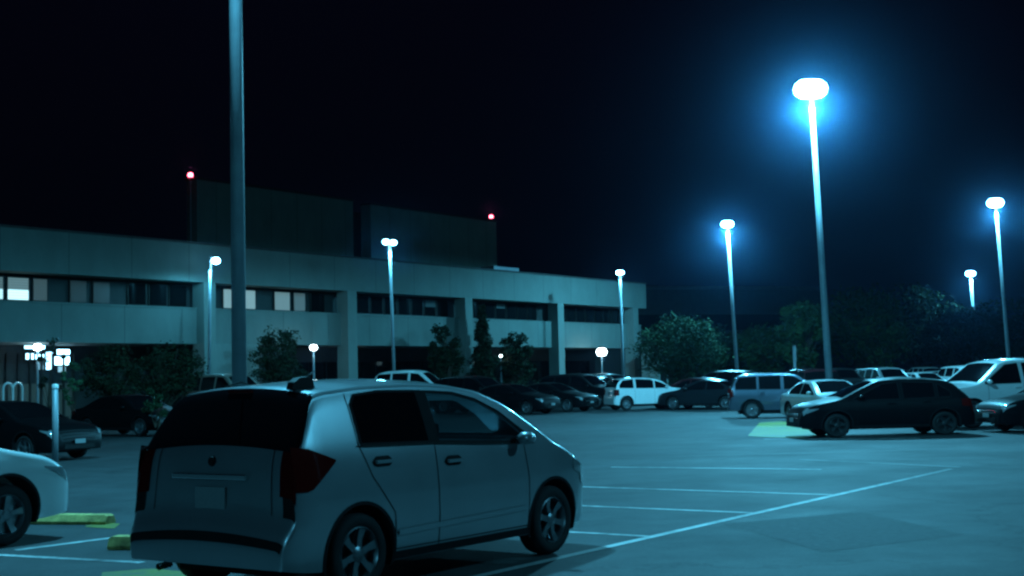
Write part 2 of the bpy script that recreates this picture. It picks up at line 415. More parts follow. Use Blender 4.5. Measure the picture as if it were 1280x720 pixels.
while x < S1 - 1.5:
    a, b_ = x, x + 1.28
    if not any(a < q + .05 and b_ > p - .05 for p, q in litspans) and not any(a < c + .02 and b_ > c - .84 for c in cols):
        w = MB().box(a + .04, 1.17, ZS + .10, b_ - .04, 1.24, ZH - .10).build('window', M['frame'], bld)
        MB().box(a + .10, 1.14, ZS + .16, b_ - .10, 1.168, ZH - .16).build('pane', M['winglass'], w)
        if rw.random() < .12:
            MB().box(a + .12, 1.12, ZS + .5 + rw.random() * .4, b_ - .12, 1.138, ZH - .18).build('window_blind', M['soffit'], w)
    x += 1.34
# penthouse (set back on the roof)
def plane_hit(px, py, b):
    d = ray(px, py); o = WALL0 + D2 * b; t = (o - CAM).dot(D2) / d.dot(D2); p = CAM + d * t
    return (p - WALL0).dot(D1), p.z
PB = -9.0
sa, za = plane_hit(246, 224.5, PB); sb, zb = plane_hit(441, 252, PB)
sc_, zc_ = plane_hit(463, 253, PB); sd, zd = plane_hit(620, 276, PB)
PZ = (za + zb) / 2
MB().box(sa, -PB, ZR + .1, sb, -PB + .9, PZ).build('penthouse', M['pent'], bld)
MB().box(sb - 2, -PB + 2.2, ZR + .1, sc_ + 2, -PB + 3, PZ - .3).build('penthouse', M['darkwall'], bld)
MB().box(sc_, -PB, ZR + .1, sd, -PB + .9, PZ - .05).build('penthouse', M['pent'], bld)
MB().box(sa - .1, -PB - .06, PZ, sb + .05, -PB + .96, PZ + .15).build('penthouse_coping', M['frame'], bld)
MB().box(sc_ - .05, -PB - .06, PZ - .05, sd + .1, -PB + .96, PZ + .10).build('penthouse_coping', M['frame'], bld)
s_, z_ = plane_hit(630, 339, -1)
MB().box(s_ - 1.5, .8, ZR + .101, s_ + 1.6, 2.0, ZR + .45).build('roof_vent', M['galv'], bld, bevel=.03)
# ground floor shop front with doors in the dark, under the overhang
for k in range(26):
    xx = 17.5 + k * 1.6
    if xx > 59: break
    MB().box(xx, 4.90, .2, xx + 1.45, 4.985, 2.9).build('lobby_window', M['winglass'], bld)
# lit lobby at the left: panes and mullions behind the colonnade
def wpx(px, py, b): return plane_hit(px, py, b)
lob = []
for (x0, y0, x1, y1, st) in [(31, 430.5, 41, 436, 4), (44, 428, 56, 436, 9), (33, 442, 42, 449, 7), (45, 443, 55, 449, 7), (72, 437, 87, 443, 10), (69, 446, 87, 456, 9),
                             (58, 440, 66, 462, 4), (73, 458, 82, 465, .8), (46, 450, 55, 462, .4)]:
    s0_, z1_ = wpx(x0, y0, -4.9); s1_, z0_ = wpx(x1, y1, -4.9)
    lob.append((s0_, s1_, max(z0_, .2), z1_, st))
for (s0_, s1_, z0_, z1_, st) in lob:
    w = MB().box(s0_ - .1, 4.93, z0_ - .08, s1_ + .1, 4.99, z1_ + .08).build('lobby_window', M['frame'], bld)
    w['label'] = 'brightly lit lobby window'
    MB().box(s0_, 4.90, z0_, s1_, 4.929, z1_).build('pane', emis('lobby_pane', (0.35, 0.78, 1.0), st), w)
s0_, _ = wpx(0, 470, -4.9); s1_, _ = wpx(92, 470, -4.9)
_, zt_ = wpx(40, 452, -4.9)
MB().box(s0_ - 3, 4.86, .2, s1_, 4.895, 1.9).build('lobby_window', emis('dim_lobby', (0.2, 0.6, 0.55), .03), bld)['label'] = 'dimly lit lower lobby glass'
for k in range(9):
    ss = s0_ - 1 + k * (s1_ - s0_ + 1) / 8
    MB().box(ss - .06, 4.80, .1, ss + .06, 4.855, 3.4).build('mullion', M['frame'], bld)
# low dark wing further right
wing = thing('office_wing', 'low dark wing far behind the trees, barely lit, with a faint window band', 'building', bl(62, -16), ROT - math.radians(34))
MB().box(0, 0, 0, 34, 16, 9.6).build('wall', M['darkwall'], wing)
MB().box(-.3, -.3, 9.602, 34.3, 16.3, 9.9).build('roof', M['roofing'], wing)
MB().box(.5, -.06, 5.7, 33, -.003, 7.2).build('window', M['winglass'], wing)
# service block beside the lamp post at the end of the colonnade
blk = thing('utility_enclosure', 'pale upright service block at the end of the colonnade beside a lamp post', 'enclosure', bl(57.3, 2.2), ROT)
MB().box(-.9, -.6, 0, .9, .8, 3.7).build('wall', M['conc2'], blk, bevel=.05)
MB().box(-1.0, -.7, 3.702, 1.0, .9, 3.82).build('cap', M['kerb'], blk)
MB().box(-.4, -.66, .15, .45, -.61, 2.2).build('door', M['frame'], blk)

for k, px_ in enumerate((10, 22)):
    ss, _ = plane_hit(px_, 480, -1.0)
    ar_ = thing('arched_frame', ['left one of two pale arched frames before the lobby glass', 'right one of two pale arched frames before the lobby glass'][k], 'frame', bl(ss, -1.0, .15), ROT, 'arched frames before the lobby')
    MB().tube([(-.26, 0, 0), (-.26, 0, 1.5)] + [(-.26 * math.cos(a), 0, 1.5 + .3 * math.sin(a)) for a in [math.pi * i / 8 for i in range(1, 8)]] + [(.26, 0, 1.5), (.26, 0, 0)], .05, 8).build('frame', P['white'], ar_)
    MB().tube([(-.26, 0, .5), (.26, 0, .5)], .03, 6).build('crossbar', P['white'], ar_)
# red roof beacons
for (px, py, lab) in [(238, 219, 'red warning light at the left corner of the penthouse'), (614, 271, 'red warning light at the right corner of the penthouse')]:
    ss, zz = plane_hit(px, py, PB - 0.5)
    t = thing('roof_beacon', lab, 'beacon', bl(ss, PB - .5, PZ + .1 if px > 300 else ZR + .1), 0, 'red lights on the penthouse')
    h = zz - (PZ + .1 if px > 300 else ZR + .1)
    MB().tube([(0, 0, 0), (0, 0, max(.2, h - .1))], .05, 8).build('post', M['galv'], t)
    MB().lathe([(0.001, -.1), (.14, -.1), (.17, 0), (.14, .12), (.001, .17)], 12, off=(0, 0, max(.3, h))).build('light_cover', M['red_light'], t, smooth=True)
    pl = bpy.data.lights.new('beacon_light', 'POINT'); pl.energy = 25; pl.color = (1, .08, .15); pl.shadow_soft_size = .1
    po = link('beacon_light', pl, t); po.location = (0, 0, max(.3, h) + .3)

# wall / globe lights under the overhang
def wall_lamp(px, py, b, r, e, lab, power):
    ss, zz = plane_hit(px, py, b)
    t = thing('globe_lamp', lab, 'lamp', bl(ss, b, 0), ROT, 'globe lamps near the building')
    MB().tube([(0, 0, 0), (0, 0, zz - r * .8)], [.06, .045], 8).build('pole', M['galv'], t)
    MB().lathe([(0.001, -r * .75), (r * .7, -r * .6), (r, 0), (r * .7, r * .6), (.001, r * .75)], 16, off=(0, 0, zz)).build('globe', M['warm'], t, smooth=True)
    MB().lathe([(.001, r * .95), (r * 1.0, r * .72), (r * .95, r * .62), (.001, r * .66)], 16, off=(0, 0, zz + .02)).build('cap', M['housing'], t, smooth=True)
    if power:
        pl = bpy.data.lights.new('globe_light', 'POINT'); pl.energy = power; pl.color = (.45, .85, 1); pl.shadow_soft_size = .2
        po = link('globe_light', pl, t); po.location = (0, 0, zz - r - .12)
wall_lamp(392, 434.5, 1.5, .22, 14, 'bright globe lamp between the dark round tree and the third column', 60)
wall_lamp(437, 436.5, -2.5, .13, 14, 'small dim globe lamp just right of the third column', 12)
wall_lamp(752, 440, 1.2, .42, 14, 'large bright globe lamp by the service block at the end of the building', 60)
wall_lamp(626, 445, 0.5, .10, 10, 'tiny globe lamp between two dark trees', 6)
wall_lamp(47, 434, -2.0, .22, 14, 'globe lamp in front of the bright lobby windows', 120)

# ================================================================== LAMP POSTS
def lot_light(parent, power, loc):
    pl = bpy.data.lights.new('lot_light', 'SPOT'); pl.energy = power; pl.color = LAMP_COL; pl.shadow_soft_size = .30
    pl.spot_size = math.radians(180); pl.spot_blend = .25; po = link('lot_light', pl, parent); po.location = loc
def lamp_post(px, py, H, base_px, lab, power, heads=1, rad=(.13, .08), depth=None, hw=.62, spread=None, bowl=.30, fwd=.1, grp='lamp posts of the parking lot'):
    top = on_z(px, py, H) if depth is None else at_depth(px, py, depth)
    D = top.y
    # base bearing from base_px at the same depth
    gy = hor(base_px) + F_PX * CAM_H / D
    basep = at_depth(base_px, gy, D); basep = Vector((basep.x, basep.y, 0))
    off = Vector((top.x, top.y, 0)) - basep; Hh = top.z
    t = thing('lamp_post', lab, 'lamp post', basep, 0, grp)
    MB().lathe([(.001, 0), (.30, 0), (.30, .62), (.27, .66), (.001, .66)], 20).build('base', M['kerb'], t, smooth=False)
    tip = Vector((off.x, off.y, Hh))
    MB().tube([(0, 0, .66), tuple(tip * .5 + Vector((0, 0, .33))), tuple(tip + Vector((0, 0, bowl * .5 + .08)))], [rad[0], (rad[0] + rad[1]) / 2, rad[1]], 14).build('pole', M['galv'], t, smooth=True)
    angs = [0] if heads == 1 else [0, math.pi] if heads == 2 else [0, math.pi, math.pi / 2, -math.pi / 2]
    a0 = spread if spread is not None else 0.0
    for a in angs:
        ca, sa_ = math.cos(a + a0), math.sin(a + a0)
        r0 = hw * .12 if heads > 1 else .05
        c = Vector((ca * (r0 + hw * .5), sa_ * (r0 + hw * .5), 0)) + tip
        def loc(mb):
            o2 = MB(); o2.v = [(c.x + v[0] * ca - v[1] * sa_, c.y + v[0] * sa_ + v[1] * ca, c.z + v[2]) for v in mb.v]; o2.f = mb.f; return o2
        l = loc(MB().box(-hw * .34, -hw * .3, bowl * .5, hw * .34, hw * .3, bowl * .5 + hw * .18)).build('lamp_head', M['housing'], t, bevel=.03)
        loc(MB().box(-hw * .5 - r0 - .02, -.03, bowl * .5 + .02, -hw * .33, .03, bowl * .5 + .08)).build('arm', M['galv'], l)
        mb = MB()
        rr = bowl
        prof = [(.001, rr * .52), (rr * .5, rr * .46), (rr * .86, rr * .18), (rr, -rr * .2), (rr * .9, -rr * .58), (rr * .55, -rr * .88), (.001, -rr * 1.0)]  # bowl swollen and rounded so the glowing lens imitates the bloom
        loc(mb.lathe(prof, 18)).build('lens', M['lamp'], l, smooth=True)
    if power:
        lot_light(t, power, (tip.x, tip.y - fwd, Hh - bowl * 1.08 - .30))
    return t
W = LAMP_W
lamp_post(1013, 108, 12.0, 1039, 'tall lamp post with the largest, brightest glare, behind the black car', W * 2.4, 2, rad=(.135, .08), bowl=.46, hw=.26)
lamp_post(1244, 252, 12.0, 1264, 'lamp post behind the white sport utility at the right edge', W, 2, rad=(.12, .08), bowl=.38, hw=.22)
lamp_post(909, 279, 12.0, 923, 'lamp post rising behind the slate grey van', W * 2.0, 2, rad=(.13, .10), bowl=.32, hw=.20)
lamp_post(1213, 341, 12.0, 1223, 'distant lamp post left of the post at the right edge', W * 1.3, 2, rad=(.16, .14), bowl=.38, hw=.24)
lamp_post(775, 340, 9.0, 780, 'slim lamp post at the right end of the building', W * .05, 2, rad=(.11, .08), bowl=.2, hw=.14)
lamp_post(487, 302, 9.0, 494, 'slim lamp post with two small heads before the middle of the building', W * .09, 2, rad=(.09, .075), bowl=.18, hw=.46, spread=.9)
lamp_post(263, 325, 8.0, 261, 'short slim lamp post near the building, left of the thick pole', W * .045, 1, rad=(.085, .07), bowl=.22, hw=.46)
lamp_post(289, -560, 14.5, 300.5, 'thick near pole running out of the top of the picture', W * 1.7, 2, rad=(.125, .09), depth=22.5, fwd=2.2, bowl=.3, hw=.6)
# posts of the same lot outside the frame
def off_post(x, y, H, power, lab):
    t = thing('lamp_post', lab, 'lamp post', (x, y, 0), 0, 'lamp posts outside the picture')
    MB().lathe([(.001, 0), (.30, 0), (.30, .62), (.27, .66), (.001, .66)], 20).build('base', M['kerb'], t)
    MB().tube([(0, 0, .66), (0, 0, H)], [.13, .1], 14).build('pole', M['galv'], t, smooth=True)
    for s in (-1, 1):
        h = MB().box(min(s * .1, s * .8), -.26, H - .05, max(s * .1, s * .8), .26, H + .12).build('lamp_head', M['housing'], t, bevel=.02)
        MB().lathe([(.25, H - .052), (.2, H - .15), (.001, H - .2)], 14, off=(s * .45, 0, 0)).build('lens', M['lamp'], h, smooth=True)
    lot_light(t, power, (0, 0, H - .6))
off_post(16, 13, 12, W * .46, 'lamp post out of view to the right of the lot')
off_post(-13, -13, 12, W * .38, 'lamp post out of view behind the camera, left')


# ================================================================== CARS
class Body:
    """a car body: centre silhouette x->z, plan width, side profile"""
    def __init__(s, sil, W0, side, z0=.24, rear_r=.35, front_r=.6, pw=2.6, crown=.05, edge=.07, n=110, front_w=.82, rear_w=.9, wedge=None):
        s.W0, s.side, s.z0v, s.crown, s.edge = W0, side, z0, crown, edge
        s.rear_r, s.front_r, s.pw, s.fw, s.rw = rear_r, front_r, pw, front_w, rear_w
        pts = [Vector((x, z)) for x, z in sil]
        L = [0]
        for a, b in zip(pts, pts[1:]): L.append(L[-1] + (b - a).length)
        out = []
        for i in range(n):
            d = L[-1] * i / (n - 1); k = 0
            while k < len(L) - 2 and L[k + 1] < d: k += 1
            t = (d - L[k]) / (L[k + 1] - L[k]); out.append(pts[k].lerp(pts[k + 1], t))
        for _ in range(3):
            out = [out[0]] + [out[i] * .5 + (out[i - 1] + out[i + 1]) * .25 for i in range(1, n - 1)] + [out[-1]]
        for i in range(1, n):
            if out[i].x <= out[i - 1].x + .0008: out[i].x = out[i - 1].x + .0008
        s.st = out; s.n = n; s.x0 = out[0].x; s.x1 = out[-1].x
    rw_low = None
    def plan(s, x, z=9.0):
        w = s.W0; RW = s.rw
        if s.rw_low and z < .80: RW = s.rw + (s.rw_low - s.rw) * (lambda q: q * q * (3 - 2 * q))(min(1, (.80 - z) / .22))
        if x < s.x0 + s.rear_r:
            t = max(0.0, min(1.0, (s.x0 + s.rear_r - x) / s.rear_r)); w *= RW + (1 - RW) * max(0, 1 - t ** s.pw) ** (1 / s.pw)
        if x > s.x1 - s.front_r:
            t = max(0.0, min(1.0, (x - (s.x1 - s.front_r)) / s.front_r)); w *= s.fw + (1 - s.fw) * max(0, 1 - t ** 2.2) ** (1 / 2.2)
        return w
    def hw(s, x, z): return s.plan(x, z) * interp(s.side, z)
    def z0(s, x):
        t = max(0, (x - (s.x1 - .8)) / .8); r = max(0, (s.x0 + .6 - x) / .6)
        return s.z0v + .05 * t * t + .06 * r * r
    NS, NC, NT = 16, 5, 8
    def zc(s, x):
        if x <= s.x0: return s.st[0].y
        for i in range(1, s.n):
            if x <= s.st[i].x:
                a, b = s.st[i - 1], s.st[i]; return a.y + (b.y - a.y) * (x - a.x) / (b.x - a.x)
        return s.st[-1].y
    def ring(s, x, zc):
        z0 = s.z0(x); r = min(s.edge, (zc - z0) * .35); cr = min(s.crown, (zc - z0) * .2)
        ze = max(z0 + .02, zc - cr - r); pts = []
        for i in range(s.NS + 1):
            z = z0 + (ze - z0) * i / s.NS; pts.append(Vector((x, s.hw(x, z), z)))
        y = s.hw(x, ze)
        for i in range(1, s.NC + 1):
            a = math.pi / 2 * i / s.NC; pts.append(Vector((x, y - r + r * math.cos(a), ze + r * math.sin(a))))
        yt = y - r; zt = ze + r
        for i in range(1, s.NT + 1):
            f = 1 - i / s.NT; pts.append(Vector((x, yt * f, zt + cr * (1 - f * f))))
        return pts
    def P(s, t, v):
        """t: 0..1 along silhouette, v: 0..1 ring from side-bottom to centre; returns point (right side y>0)"""
        q = t * (s.n - 1); i = min(int(q), s.n - 2); f = q - i
        def rp(k):
            r = s.ring(s.st[k].x, s.st[k].y); w = v * (len(r) - 1); j = min(int(w), len(r) - 2); return r[j].lerp(r[j + 1], w - j)
        return rp(i).lerp(rp(i + 1), f)
    def t_of(s, x):
        for i in range(1, s.n):
            if x <= s.st[i].x: return (i - 1 + (x - s.st[i - 1].x) / (s.st[i].x - s.st[i - 1].x)) / (s.n - 1)
        return 1.0
    def t_of_z(s, z, rear=True):
        rng = range(1, s.n) if rear else range(s.n - 2, -1, -1)
        for i in rng:
            if s.st[i].y >= z: return i / (s.n - 1)
        return 0
    def mesh(s, name, mat, arches, ar):
        R = s.NS + s.NC + s.NT; v = []; f = []
        for i in range(s.n):
            r = s.ring(s.st[i].x, s.st[i].y)
            v += [tuple(p) for p in r] + [(p.x, -p.y, p.z) for p in reversed(r[:-1])]
        K = 2 * R + 1
        for i in range(s.n - 1):
            for k in range(K):
                k2 = (k + 1) % K
                f.append((i * K + k, (i + 1) * K + k, (i + 1) * K + k2, i * K + k2))
        f.append(tuple(range(K))); f.append(tuple((s.n - 1) * K + k for k in reversed(range(K))))
        me = bpy.data.meshes.new(name); me.from_pydata(v, [], f)
        bm = bmesh.new(); bm.from_mesh(me); bmesh.ops.recalc_face_normals(bm, faces=bm.faces); bm.to_mesh(me); bm.free()
        me.materials.append(mat)
        return me
def boolean_cut(me, cutters, keepmat=True):
    o = bpy.data.objects.new('tmp_cut', me); COL.objects.link(o); cs = []
    for c in cutters:
        co = bpy.data.objects.new('tmp_cutter', c); COL.objects.link(co); cs.append(co)
        md = o.modifiers.new('b', 'BOOLEAN'); md.operation = 'DIFFERENCE'; md.object = co; md.solver = 'EXACT'
    bpy.context.view_layer.update()
    dg = bpy.context.evaluated_depsgraph_get()
    new = bpy.data.meshes.new_from_object(o.evaluated_get(dg))
    mats = list(me.materials)
    for co in cs: bpy.data.objects.remove(co)
    bpy.data.objects.remove(o)
    new.materials.clear()
    for mt in mats: new.materials.append(mt)
    for p in new.polygons: p.material_index = 0
    return new

def side_patch(B, lo, hi, off=.004, n=14, m=6, side=1):
    """grid patch on the body's side between lower and upper (x,z) polylines"""
    mb = MB(); xs = [lo[0][0] + (lo[-1][0] - lo[0][0]) * i / n for i in range(n + 1)]
    for x in xs:
        zb, zt = interp(lo, x), interp(hi, x)
        for j in range(m + 1):
            z = zb + (zt - zb) * j / m
            mb.v.append((x, side * (B.hw(x, z) + off), z))
    for i in range(n):
        for j in range(m):
            a = i * (m + 1) + j; mb.f.append((a, a + m + 1, a + m + 2, a + 1))
    return mb
def ring_patch(B, t0, t1, v0, v1, off=.004, n=8, m=8, sides=(1,), mirror_full=False):
    """patch in ring coordinates; if mirror_full spans right v0 ... centre ... left v0"""
    mb = MB()
    def Q(t, v, sg):
        p = B.P(t, v); e = .002
        du = B.P(min(1, t + e), v) - B.P(max(0, t - e), v); dv = B.P(t, min(1, v + e)) - B.P(t, max(0, v - e))
        nn = du.cross(dv)
        if nn.length > 1e-9: nn.normalize()
        c = Vector((0, 0, .9))
        if nn.dot(p - c) < 0: nn = -nn
        p = p + nn * off
        return (p.x, sg * p.y, p.z)
    for sg in sides:
        base = len(mb.v)
        for i in range(n + 1):
            t = t0 + (t1 - t0) * i / n
            va = v0(i / n) if callable(v0) else v0
            row = [Q(t, va + (v1 - va) * j / m, sg) for j in range(m + 1)]
            if mirror_full: row = row + [(p[0], -p[1], p[2]) for p in reversed(row[:-1])]
            mb.v += row
        k = (2 * m + 1) if mirror_full else m + 1
        for i in range(n):
            for j in range(k - 1):
                a = base + i * k + j; mb.f.append((a, a + k, a + k + 1, a + 1))
    return mb
def seam_strip(B, pts, w, off=.0025, side=1):
    """thin dark strip through (x,z) points on the side"""
    mb = MB(); P2 = []
    for a, b in zip(pts, pts[1:]):
        n = max(1, int(math.hypot(b[0] - a[0], b[1] - a[1]) / .06))
        for i in range(n): P2.append((a[0] + (b[0] - a[0]) * i / n, a[1] + (b[1] - a[1]) * i / n))
    P2.append(pts[-1])
    for i, (x, z) in enumerate(P2):
        a, b = P2[max(0, i - 1)], P2[min(len(P2) - 1, i + 1)]
        dx, dz = b[0] - a[0], b[1] - a[1]; L = math.hypot(dx, dz) or 1; nx, nz = -dz / L * w / 2, dx / L * w / 2
        for s_ in (1, -1):
            xx, zz = x + nx * s_, z + nz * s_; mb.v.append((xx, side * (B.hw(xx, zz) + off), zz))
    for i in range(len(P2) - 1): mb.f.append((2 * i, 2 * i + 1, 2 * i + 3, 2 * i + 2))
    return mb
WHEELS = {}
def wheel_meshes(R, spokes, detail):
    key = (R, spokes, detail)
    if key in WHEELS: return WHEELS[key]
    w = .205; n = 40 if detail else 20
    ty = MB().lathe([(R * .66, -w / 2 + .015), (R * .70, -w / 2), (R * .90, -w / 2 - .004), (R * .975, -w / 2 + .022), (R, -w / 2 + .05), (R, w / 2 - .05), (R * .975, w / 2 - .022), (R * .90, w / 2 + .004), (R * .70, w / 2), (R * .66, w / 2 - .015)], n, 'y')
    if detail:
        for k in range(n):   # tread blocks
            pass
    tm = ty.mesh('tyre', M['tyre'], smooth=True, fix=True)
    rm = MB()
    rm.lathe([(R * .67, w / 2 - .01), (R * .64, w / 2 - .002), (R * .60, w / 2 - .03), (R * .60, -w / 2 + .02)], n, 'y')
    rm.lathe([(.001, .02), (R * .60, .02)], n, 'y')                       # brake backing
    if spokes == 0:       # closed cover with holes look
        rm.lathe([(.001, w / 2 - .02), (R * .2, w / 2 - .015), (R * .62, w / 2 - .035)], n, 'y')
    else:
        for k in range(spokes):
            a = 2 * math.pi * k / spokes; ca, sa_ = math.cos(a), math.sin(a)
            for (wa, wb, sgn) in ((.10, .075, 0),):
                pts = []
                for (r, hwid, yy) in ((R * .08, R * wa, w / 2 - .018), (R * .36, R * wb, w / 2 - .030), (R * .64, R * .12, w / 2 - .012)):
                    for e in (-1, 1):
                        pts.append((r * ca - e * hwid * sa_, yy, r * sa_ + e * hwid * ca))
                        pts.append((r * ca - e * hwid * .9 * sa_, yy - .035, r * sa_ + e * hwid * .9 * ca))
                fs = []
                for q in (0, 4):
                    fs += [(q, q + 2, q + 6, q + 4), (q, q + 4, q + 5, q + 1), (q + 2, q + 3, q + 7, q + 6)]
                rm.add(pts, fs)
        rm.lathe([(.001, w / 2 - .006), (R * .12, w / 2 - .008), (R * .19, w / 2 - .022), (R * .2, w / 2 - .06)], 20, 'y')
    rmm = rm.mesh('rim', M['rim'], smooth=False)
    auto_smooth(rmm, 30)
    WHEELS[key] = (tm, rmm); return WHEELS[key]
def add_wheel(parent, x, y, R, side, spokes=5, detail=True, steer=0.0, spin=0.0):
    tm, rmm = wheel_meshes(R, spokes, detail)
    w = bpy.data.objects.new('wheel', None); COL.objects.link(w); w.parent = parent; w.empty_display_size = .2
    w.location = (x, y, R); w.rotation_euler = (0, 0, (0 if side > 0 else math.pi) + steer)
    a = link('tyre', tm, w); b = link('rim', rmm, w); b.rotation_euler = (0, spin, 0)
    return w

SIDE_TALL = [(.2, .955), (.35, .985), (.55, 1.0), (.80, .995), (1.0, .972), (1.10, .955), (1.18, .935), (1.35, .875), (1.50, .815), (1.62, .76), (1.75, .70)]
SIDE_LOW = [(.2, .95), (.35, .985), (.50, 1.0), (.70, .995), (.86, .965), (.94, .935), (1.05, .875), (1.25, .775), (1.38, .70), (1.5, .64)]
def arch_cutters(arches, R, W0, depth=.30):
    cs = []
    for x in arches:
        for s in (1, -1):
            mb = MB(); y0, y1 = s * (W0 - depth), s * (W0 + .2)
            n = 40; ar = R
            for y in (y0, y1):
                for k in range(n):
                    a = 2 * math.pi * k / n; mb.v.append((x + ar * math.cos(a), y, .33 + ar * math.sin(a)))
            for k in range(n): mb.f.append((k, (k + 1) % n, n + (k + 1) % n, n + k))
            mb.f.append(tuple(range(n))); mb.f.append(tuple(n + k for k in reversed(range(n))))
            cs.append(mb.mesh('cut', None))
    return cs
def liner(parent, arches, ar, W0, B):
    for x in arches:
        for s in (1, -1):
            mb = MB(); n = 28
            for i in range(n + 1):
                a = math.radians(-25 + 230 * i / n)
                for (r, y) in ((ar - .006, W0 - .31), (ar - .006, None), (ar + .022, None)):
                    px, pz = x + r * math.cos(a), max(.2, .33 + r * math.sin(a))
                    yy = (B.hw(px, pz) + .006) if y is None else y
                    mb.v.append((px, s * yy, pz))
            for i in range(n):
                q = i * 3
                mb.f.append((q, q + 3, q + 4, q + 1)); mb.f.append((q + 1, q + 4, q + 5, q + 2))
            b = len(mb.v); mb.v.append((x, s * (W0 - .305), .33))
            for i in range(n): mb.f.append((b, i * 3, (i + 1) * 3))
            o = mb.build('wheel_arch', M['black'], parent)

def make_car(style, name, label, cat, col, detail=1, group=None):
    """styles: hatch, sedan, suv, van, pickup-like; x forward, origin on the ground under the middle of the wheelbase"""
    st = STY[style]
    root = thing(name, label, cat, (0, 0, 0), 0, group)
    B = Body(**st['body'], n=st.get('n', 110) if detail else 60)
    B.rw_low = st.get('rw_low')
    ar = st['R'] + st.get('gap', .055)
    ax = st['axles']
    me = B.mesh('body', P[col], ax, ar)
    cut = arch_cutters(ax, ar, B.W0)
    if st.get('open'):    # real openings for the front door windows and windscreen
        lo, hi = st['open']
        mb = MB(); pts = lo + list(reversed(hi)); k = len(pts)
        for y in (-1.3, 1.3):
            for (x, z) in pts: mb.v.append((x, y, z))
        for i in range(k): mb.f.append((i, (i + 1) % k, k + (i + 1) % k, k + i))
        mb.f.append(tuple(range(k))); mb.f.append(tuple(k + i for i in reversed(range(k))))
        cut.append(mb.mesh('cut', None))
    if st.get('screen_cut') and detail:
        mb = MB(); pts = st['screen_cut']; k = len(pts)
        for y in (-.56, .56):
            for (x, z) in pts: mb.v.append((x, y, z))
        for i in range(k): mb.f.append((i, (i + 1) % k, k + (i + 1) % k, k + i))
        mb.f.append(tuple(range(k))); mb.f.append(tuple(k + i for i in reversed(range(k))))
        cut.append(mb.mesh('cut', None))
    me = boolean_cut(me, cut)
    auto_smooth(me, 32)
    body = link('body', me, root)
    liner(root, ax, ar, B.W0, B)
    # windows on the sides
    for wi, (lo, hi, mat) in enumerate(st['side_windows']):
        for s in (1, -1):
            side_patch(B, lo, hi, .006, 14, 6, s).build('side_window', M[mat], root, smooth=True)
            if detail:
                # rubber surround
                fr = seam_strip(B, lo + list(reversed(hi)) + [lo[0]], .022, .008, s)
                fr.build('window_trim', M['seam'], root)
    # windscreen and rear window
    t0, t1, v0 = st['screen']; t0, t1 = B.t_of(t0), B.t_of(t1)
    ring_patch(B, t0, t1, v0, 1.0, .006, 10, 8, mirror_full=True).build('windscreen', M['clear' if (st.get('open') and detail) else 'glass'], root, smooth=True)
    t0, t1, v0 = st['rear']; t0, t1 = B.t_of_z(t0), B.t_of_z(t1)
    ring_patch(B, t0, t1, (lambda u, v0=v0: v0 + .10 * max(0, 1 - u / .28) ** 2 + .04 * max(0, (u - .88) / .12) ** 2), 1.0, .006, 26, 8, mirror_full=True).build('rear_window', M['glass'], root, smooth=True)
    # lamps
    for s in (1, -1):
        lo, hi = st['tail_side']
        mb = side_patch(B, lo, hi, .008, 8, 6, s)
        za, zb, va, vb = st['tail_ring']
        m2 = ring_patch(B, B.t_of_z(za), B.t_of_z(zb), va, vb, .008, 6, 8, sides=(s,))
        mb.add(m2.v, m2.f); mb.build('tail_light', M['red'], root, smooth=True)
        lo, hi = st['head_side']
        mb = side_patch(B, lo, hi, .008, 8, 4, s)
        xa, xb, va, vb = st['head_ring']
        m2 = ring_patch(B, B.t_of(xa), B.t_of(xb), va, vb, .008, 6, 6, sides=(s,))
        mb.add(m2.v, m2.f); mb.build('headlight', M['lens'], root, smooth=True)
    # grille
    gz = {'hatch': (.46, .62), 'wagon': (.52, .76), 'sedan': (.46, .64), 'suv': (.62, .90), 'van': (.48, .66)}[style]
    tg0, tg1 = B.t_of_z(gz[1], False), B.t_of_z(gz[0], False)
    ring_patch(B, tg0, tg1, .76, 1.0, .008, 5, 8, mirror_full=True).build('grille', M['black'], root)
    for q in (.2, .5, .8):
        tq = tg0 + (tg1 - tg0) * q
        ring_patch(B, tq - .0012, tq + .0012, .79, 1.0, .018, 1, 8, mirror_full=True).build('grille_bar', M['chrome'], root)
    MB().box(-.008, -B.W0 * .52, -.05, .010, B.W0 * .52, .05).build('air_intake', M['seam'], root, bevel=.004).location = (B.x1 + .001, 0, B.z0v + .12)
    MB().box(-.006, -.155, -.05, .006, .155, .05).build('front_plate', M['plate'], root, bevel=.003).location = (B.x1 + .022, 0, gz[0] - .01)
    # plates
    def panel(xc, zc_, w, h, mat, nm, sgn):
        MB().box(-.008, -w / 2, -h / 2, .008, w / 2, h / 2).build(nm, mat, root, bevel=.003).location = (xc, 0, zc_)
    pz = st.get('plate', .62)
    tt = B.t_of_z(pz); xr = B.P(tt, 1.0).x
    panel(xr - .016, pz, .32, .17, M['plate'], 'number_plate', -1)
    # sill / bumper trims
    for s in (1, -1):
        side_patch(B, [(ax[0] + ar, .235), (ax[1] - ar, .235)], [(ax[0] + ar, .30), (ax[1] - ar, .30)], .006, 8, 1, s).build('sill_trim', M['black'], root)
        for hx, hz in st['handles']:
            y = B.hw(hx, hz) + .018
            MB().box(hx - .09, -.012, hz - .014, hx + .09, .012, hz + .014).build('door_handle', P[col], root, bevel=.006).location = (0, s * y, 0)
        mx, mz = st['mirror']
        y = B.hw(mx, mz)
        o = MB().lathe([(.001, -.06), (.07, -.055), (.095, 0), (.085, .05), (.001, .065)], 12, 'x').build('wing_mirror', P[col], root, smooth=True)
        o.location = (mx, s * (y + .11), mz); o.scale = (.8, .95, .65)
        if detail:
            for sm in st['seams']:
                seam_strip(B, sm, .009, .003, s).build('door_seam', M['seam'], root)
